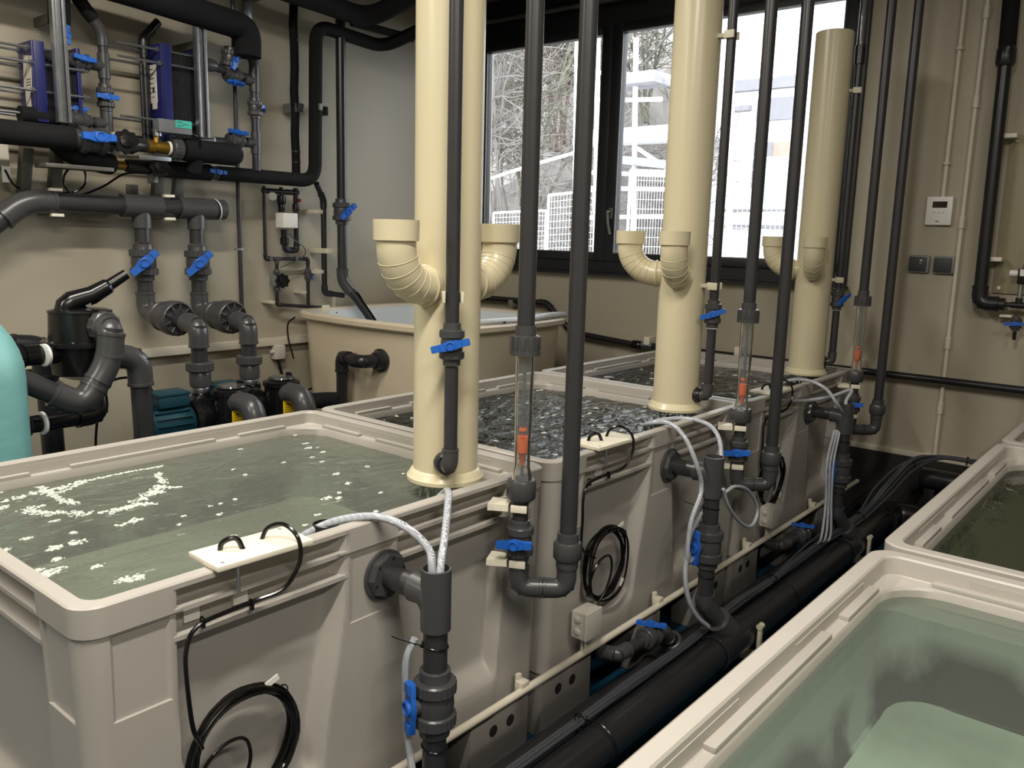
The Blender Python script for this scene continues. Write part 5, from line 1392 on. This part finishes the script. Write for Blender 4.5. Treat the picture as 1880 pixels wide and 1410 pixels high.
part('red_knob', G().lathe([(0.01, 0), (0.012, 0.01), (0.005, 0.02)], V((xL+0.02, 3.09, 1.59)), X1, 10), 'red_knob', t)
part('cross_bar', G().cyl((xL, 2.86, 1.635), (xL, 3.10, 1.635), 0.016), 'pvc_dark', t)
gg = part('gauge', G().lathe([(0.02, 0), (0.024, 0.004), (0.024, 0.016), (0.02, 0.018)], V((xL+0.01, 2.915, 1.605)), V((1, -0.5, 0)), 24), 'white_plastic', t)
cable(t, [(xL+0.02, 3.02, 1.40), (xL+0.03, 3.05, 1.36), (xL+0.02, 3.13, 1.31), (xL+0.01, 3.12, 1.26), (xL+0.005, 3.02, 1.22), (xL, 2.97, 1.20)], 0.003, 'hose_grey')

# ---- steel consoles under the insulated lines
t = thing('wall_console', (-4.15, 1.75, 1.45), 'grey steel console frame under the left heat exchanger', 'bracket', 'steel consoles on the left wall')
part('ledge', G().box((-4.05, 1.76, 1.672), (0.12, 0.30, 0.018), bev=0.002), 'steel_dull', t)
for yy in (1.60, 1.73):
    part('leg', G().box((-4.2, yy, 1.63), (0.05, 0.045, 0.26), Matrix.Rotation(0.35, 3, 'Y'), 0.002), 'steel_dull', t)
t = thing('wall_console', (-4.15, 2.27, 1.58), 'pair of grey steel feet under the insulated line, above the manifold', 'bracket', 'steel consoles on the left wall')
for yy in (2.22, 2.33):
    part('leg', G().box((-4.19, yy, 1.61), (0.04, 0.05, 0.13), Matrix.Rotation(0.25, 3, 'Y'), 0.002), 'steel_dull', t)
part('wall_plate', G().box((-4.29, 2.14, 1.60), (0.01, 0.06, 0.05), bev=0.002), 'steel_dull', t)
t = thing('wall_box', (-4.24, 1.5, 1.68), 'grey wall box at the left edge with a hanging white tag', 'box')
part('housing', G().box((-4.25, 1.48, 1.72), (0.09, 0.13, 0.11), bev=0.006), 'box_cream', t)
part('tag', G().box((-4.20, 1.525, 1.63), (0.002, 0.035, 0.07)), 'white_plastic', t)
solo('looped_lead', cable(None, [(-4.2, 1.52, 1.65), (-4.2, 1.56, 1.58), (-4.22, 1.66, 1.56), (-4.22, 1.80, 1.565), (-4.2, 1.86, 1.60), (-4.2, 1.87, 1.66), (-4.2, 1.84, 1.69), (-4.19, 1.78, 1.66), (-4.2, 1.77, 1.60), (-4.21, 1.83, 1.555), (-4.21, 1.95, 1.60), (-4.2, 2.05, 1.665), (-4.15, 2.12, 1.68)], 0.0055), 'cable_black', 'black lead looping behind the manifold up to the handwheels', 'cable')
t = thing('wall_socket', (-4.27, 2.975, 0.66), 'small cream junction box on the left wall under the trunking', 'junction box')
part('box', G().box((-4.27, 2.975, 0.695), (0.05, 0.075, 0.085), bev=0.01), 'box_cream', t)
part('gland', G().lathe([(0.014, 0), (0.010, 0.018)], (-4.265, 2.935, 0.70), -Y1, 12), 'box_cream', t)
cable(t, [(-4.265, 2.965, 0.655), (-4.25, 2.99, 0.55), (-4.22, 3.05, 0.47), (-4.2, 3.12, 0.45), (-4.2, 3.25, 0.49)], 0.006)
cable(t, [(-4.265, 2.985, 0.655), (-4.26, 3.0, 0.5), (-4.25, 3.03, 0.2)], 0.004, 'hose_grey')
# top bracket
t = thing('ceiling_bracket', (-4.2, 2.85, 2.55), 'punched galvanised bracket end high on the left wall', 'bracket')
part('arm', G().box((-4.12, 2.83, 2.66), (0.34, 0.04, 0.04), bev=0.003), 'steel_dull', t)
part('wall_plate', G().box((-4.28, 2.83, 2.62), (0.01, 0.05, 0.14), bev=0.002), 'steel', t)
# dark pipes overhead
t = thing('overhead_pipe', (-3.95, 3.0, 2.55), 'thick black insulated pipe crossing overhead at the top, bending toward the ceiling', 'insulated pipe', 'black pipes under the ceiling')
insul(t, [V((-3.95, 2.1, 2.72)), V((-3.95, 2.75, 2.66)), V((-3.95, 3.42, 2.63)), V((-3.62, 3.55, 2.78)), V((-3.0, 3.62, 2.96))], 0.055, 0.12)
t = thing('overhead_pipe', (-3.8, 3.2, 2.8), 'higher black pipe crossing overhead behind the thick one', 'insulated pipe', 'black pipes under the ceiling')
insul(t, [V((-4.1, 2.3, 2.88)), V((-4.1, 3.3, 2.84)), V((-3.6, 3.6, 2.92)), V((-2.6, 3.7, 2.95))], 0.05, 0.12)
t = thing('overhead_pipe', (-3.8, 4.2, 2.65), 'slim black pipe stub high on the wall just left of the nearest column', 'insulated pipe', 'black pipes under the ceiling')
insul(t, [V((-4.2, 3.5, 2.66)), V((-4.2, 4.0, 2.66))], 0.024, 0)
for k_, (yy, zz) in enumerate(((3.2, 2.99), (3.9, 3.0), (2.6, 3.0))):
    solo('ceiling_beam', G().box((-2.6, yy, 3.04), (3.4, 0.09, 0.11), bev=0.004), 'steel_dull', ('nearer', 'farthest', 'nearest left')[k_]+' grey ceiling beam glimpsed above the pipes', 'beam', 'beams under the ceiling')

# ================================================================ THE CREAM TUB IN THE CORNER
t = thing('corner_tub', (-3.55, 3.55, 0.2), 'big cream tub with white inside standing in the room corner under the filling pipe', 'tub')
def tub_loop(grow, z, n=12, rc=0.16):
    x0, x1, y0, y1 = -4.17-grow, -2.93+grow, 3.03-grow, 4.09+grow; pts = []
    r_ = rc+grow
    base = rr_loop(x0, y0, x1, y1, r_, z, 8); out = []
    m_ = len(base)
    cx, cy = (x0+x1)/2, (y0+y1)/2
    dens = []
    for i in range(m_):
        a_, b_ = base[i], base[(i+1) % m_]; k_ = max(1, int((b_-a_).length/0.06))
        for q_ in range(k_): dens.append(a_.lerp(b_, q_/k_))
    for p in dens:
        u = (p.x-cx)/((x1-x0)/2); v = (p.y-cy)/((y1-y0)/2)
        out.append(V((p.x+(0.035*(1-v*v))*(1 if u > 0.9 else -1 if u < -0.9 else 0), p.y+(0.05*(1-u*u))*(1 if v > 0.9 else -1 if v < -0.9 else 0), p.z)))
    return out
tl = 0.955
A0 = tub_loop(0.0, tl)
def same(grow, z):
    c = V((-3.55, 3.56, 0)); out = []
    for p in A0:
        d = V((p.x-c.x, p.y-c.y, 0)); l = d.length; q_ = c+d*((l+grow)/l); out.append(V((q_.x, q_.y, z)))
    return out
part('outer_shell', skin([same(-0.005, tl-0.045), same(-0.012, 0.85), same(-0.03, 0.55), same(-0.06, 0.2)]), 'tub_cream', t)
part('rim', skin([same(-0.01, tl-0.05), same(0.020, tl-0.045), same(0.030, tl-0.035), same(0.032, tl-0.012), same(0.022, tl-0.001), same(-0.01, tl), same(-0.03, tl-0.003), same(-0.035, tl-0.02)], cap=False), 'tub_cream', t)
part('basin', skin([same(-0.033, tl-0.012), same(-0.05, 0.85), same(-0.08, 0.55), same(-0.14, 0.38)]), 'tub_inside', t)
part('stand', G().box((-3.55, 3.56, 0.10), (1.0, 0.85, 0.2), bev=0.01), 'plinth_dark', t)
for (px, py) in ((612, 590), (664, 597), (719, 606), (924, 591)):
    q_ = P(px, py, 1, 3.0) if px < 900 else P(px, py, 0, -2.88)
    part('rim_screw', G().lathe([(0.006, 0), (0.006, 0.012)], q_+V((0, 0, -0.002)), V((0, -1, 0)) if px < 900 else X1, 8), 'black_plastic', t)
part('clip', G().box(P(598, 568, 1, 3.06), (0.012, 0.05, 0.05), bev=0.002), 'clip_yellow', t)
part('clip', G().box(P(612, 550, 0, -4.2), (0.02, 0.02, 0.09), bev=0.002), 'clip_yellow', t)
t = thing('tub_outlet_pipe', (-3.45, 2.9, 0.45), 'black outlet pipe leaving the cream tub front, turning left then down', 'pipe')
part('bulkhead_flange', G().lathe([(0.062, 0), (0.062, 0.018), (0.054, 0.022), (0.045, 0.05), (0.035, 0.05)], V((-3.377, 3.005, 0.745)), V((0, -1, 0)), 28), 'pvc_dark', t)
run(t, [V((-3.377, 3.0, 0.745)), V((-3.40, 2.88, 0.743)), V((-3.62, 2.93, 0.745)), V((-3.62, 2.93, 0.30))], 0.030, 'pvc_dark', 'pvc_dark')
insul(t, [V((-3.62, 2.93, 0.50)), V((-3.72, 2.90, 0.49)), V((-4.05, 2.80, 0.44))], 0.045, 0)
solo('tub_side_lead', cable(None, [(-4.16, 3.02, 0.91), (-4.20, 3.0, 0.87), (-4.20, 3.0, 0.78), (-4.18, 3.02, 0.66)], 0.005), 'cable_black', 'thin black lead hanging at the left side of the cream tub', 'cable')
t = thing('plastic_sheet_bar', (-2.9, 3.6, 0.96), 'folded pale plastic film lying on the right rim of the cream tub', 'plastic film')
g = G().tube(catmull([(-2.93, 3.15, 0.965), (-2.90, 3.35, 0.97), (-2.885, 3.6, 0.968), (-2.90, 3.85, 0.975), (-2.94, 4.05, 0.965)], 8), 0.020, 10)
part('film', g, 'film_pale', t)

# ================================================================ BACK WALL FITTINGS
yb = YW-0.06; rw = 0.019
t = thing('wall_pipe', (-2.0, yb, 0.8), 'black pipe running along the back wall under the window, stepping down once', 'pipe')
pp = [V((W(872, 548, 0.06).x, yb, 0.965)), W(1003, 556, 0.06), W(1050, 610, 0.06), W(1172, 634, 0.06)]
run(t, [V((-4.2, yb, pp[0].z+0.01)), pp[1], pp[2], pp[3]], rw, 'pvc_dark', 'pvc_dark')
part('coupling', G().lathe([(rw*1.2, 0), (rw*1.5, 0.01), (rw*1.5, 0.06), (rw*1.2, 0.07)], W(1160, 632, 0.06), X1, 16), 'black_plastic', t)
part('metal_union', G().lathe([(rw*1.0, 0), (rw*1.25, 0.005), (rw*1.25, 0.03), (rw*1.0, 0.032), (rw*1.0, 0.05), (rw*1.3, 0.052), (rw*1.3, 0.08)], W(1178, 633, 0.06), X1, 6), 'steel', t)
we = W(1880, 712, 0.06)
pipe(t, W(1195, 635, 0.06), V((0.2, yb, 0.765)), rw, 'pvc_dark')
for xx_ in (-3.75, -2.65, -2.05, -1.38, -0.3): part('wall_clip', G().box((xx_, yb+0.02, 0.80 if xx_ > -3 else 0.955), (0.04, 0.08, 0.05), bev=0.003), 'clip_cream' if xx_ > -3 else 'switch_frame', t)
# thin cream conduits
for k, (xx_, z0, z1) in enumerate(((-1.073, 1.66, 3.09), (-0.976, 0.38, 3.09))):
    t = thing('wall_conduit', (xx_, YW-0.02, z0), ('slim cream conduit rising from the thermostat', 'slim cream conduit running down the full back wall right of the thermostat')[k], 'conduit', 'slim conduits on the back wall')
    pipe(t, V((xx_, YW-0.015, z0)), V((xx_, YW-0.015, z1)), 0.0105, 'conduit_cream', 'tube', 12)
    for zz in ((1.82, 2.35) if k == 0 else (0.62, 0.95, 1.54, 2.1, 2.5)):
        part('coupling', G().lathe([(0.0125, -0.03), (0.0145, -0.028), (0.0145, 0.028), (0.0125, 0.03)] if k else [(0.014, -0.008), (0.017, -0.006), (0.017, 0.006), (0.014, 0.008)], V((xx_, YW-0.015, zz)), Z1, 16), 'conduit_cream', t)
t = thing('thermostat', (-1.082, YW-0.01, 1.53), 'white wall thermostat with a small dark display', 'thermostat')
part('case', G().box((-1.082, YW-0.014, 1.594), (0.118, 0.028, 0.138), bev=0.006), 'white_plastic', t)
part('display', G().box((-1.080, YW-0.0285, 1.624), (0.066, 0.002, 0.030)), 'display_brown', t)
part('maker_print', G().box((-1.085, YW-0.0285, 1.543), (0.016, 0.001, 0.004)), 'ink', t)
for dx in (-0.02, 0.0, 0.02): part('key_mark', G().box((-1.082+dx, YW-0.0285, 1.585), (0.006, 0.001, 0.004)), 'switch_frame', t)
for k, xx_ in enumerate((-1.148, -1.033)):
    t = thing('wall_switch', (xx_, YW-0.01, 1.29), ('left', 'right')[k]+' dark square rocker switch under the thermostat', 'switch', 'dark rocker switches')
    part('frame', G().box((xx_, YW-0.014, 1.333), (0.098, 0.028, 0.086), bev=0.010), 'switch_frame', t)
    part('rocker', G().box((xx_-0.004, YW-0.030, 1.333), (0.080, 0.012, 0.070), bev=0.005), 'switch_dark', t)
    if k == 0: part('symbol', G().box((xx_+0.012, YW-0.0365, 1.352), (0.012, 0.001, 0.006)).box((xx_+0.010, YW-0.0365, 1.338), (0.006, 0.001, 0.004)), 'label_white', t)
# downpipe with elbow, tee, regulator and valve at the right edge
yd = YW-0.10
a0, a1, a2 = P(1832, 0, 1, yd), P(1848, 95, 1, yd), P(1797, 556, 1, yd)
t = thing('air_downpipe', (a2.x, yd, 1.1), 'fat dark downpipe on the back wall near the right edge, elbow to a small valve', 'pipe')
insul(t, [V((a1.x-0.02, yd+0.0, 3.09)), V((a1.x, yd, a1.z+0.02))], 0.036, 0)
nut(t, V((a1.x, yd, a1.z-0.06)), Z1, 0.029, 0.08, 1.4, 'pvc_dark', 'coupling')
run(t, [V((a1.x, yd, a1.z)), V((a2.x, yd, a2.z)), V((a2.x+0.11, yd, a2.z))], 0.029, 'pvc_dark', 'pvc_dark')
q1 = P(1868, 572, 1, yd)
pipe(t, V((a2.x+0.1, yd, a2.z)), V((q1.x+0.3, yd, a2.z)), 0.011, 'pvc_dark')
tee(t, (q1.x, yd, a2.z), X1, Z1, 0.012, 'pvc_dark')
valve(t, V((q1.x, yd, a2.z-0.085)), Z1, 0.014, V((0, -1, 0)), V((1, 0, 0.08)), K=0.8, Lh=6.5)
part('hose_tail', G().cyl((q1.x, yd, a2.z-0.12), (q1.x, yd, a2.z-0.16), 0.008), 'black_plastic', t)
pipe(t, V((q1.x, yd, a2.z)), V((q1.x, yd, a2.z+0.10)), 0.010, 'steel')
part('regulator_block', G().box((q1.x+0.01, yd, a2.z+0.135), (0.05, 0.05, 0.075), bev=0.004), 'black_plastic', t)
part('regulator_knob', G().lathe([(0.014, 0), (0.016, 0.01), (0.015, 0.035)], (q1.x-0.015, yd, a2.z+0.145), -X1, 16), 'white_plastic', t)
part('white_tag', G().box((q1.x+0.005, yd-0.026, a2.z+0.15), (0.022, 0.002, 0.03)), 'white_plastic', t)
pipe(t, V((q1.x+0.005, yd, a2.z+0.17)), V((q1.x+0.01, yd, a2.z+0.28)), 0.006, 'clear_pipe', 'clear_stub')
for zz in (1.37, 1.93): part('wall_clip', G().box((a2.x+0.02, YW-0.045, zz), (0.10, 0.09, 0.02), bev=0.003), 'clip_cream', t)
part('wall_clip', G().box((q1.x-0.05, YW-0.04, a2.z-0.055), (0.05, 0.08, 0.012), bev=0.002), 'clip_cream', t)
# olive panel
t = thing('wall_panel', (-0.4, YW, 1.22), 'olive grey flat panel on the back wall at the right edge', 'panel')
part('board', G().box((-0.345, YW-0.008, 1.575), (0.93, 0.016, 0.73), bev=0.002), 'panel_olive', t)
for (xx_, zz) in ((-0.785, 1.915), (-0.785, 1.235)): part('screw', G().lathe([(0.009, 0), (0.008, 0.002), (0.004, 0.003)], (xx_, YW-0.016, zz), -Y1, 14), 'white_plastic', t)
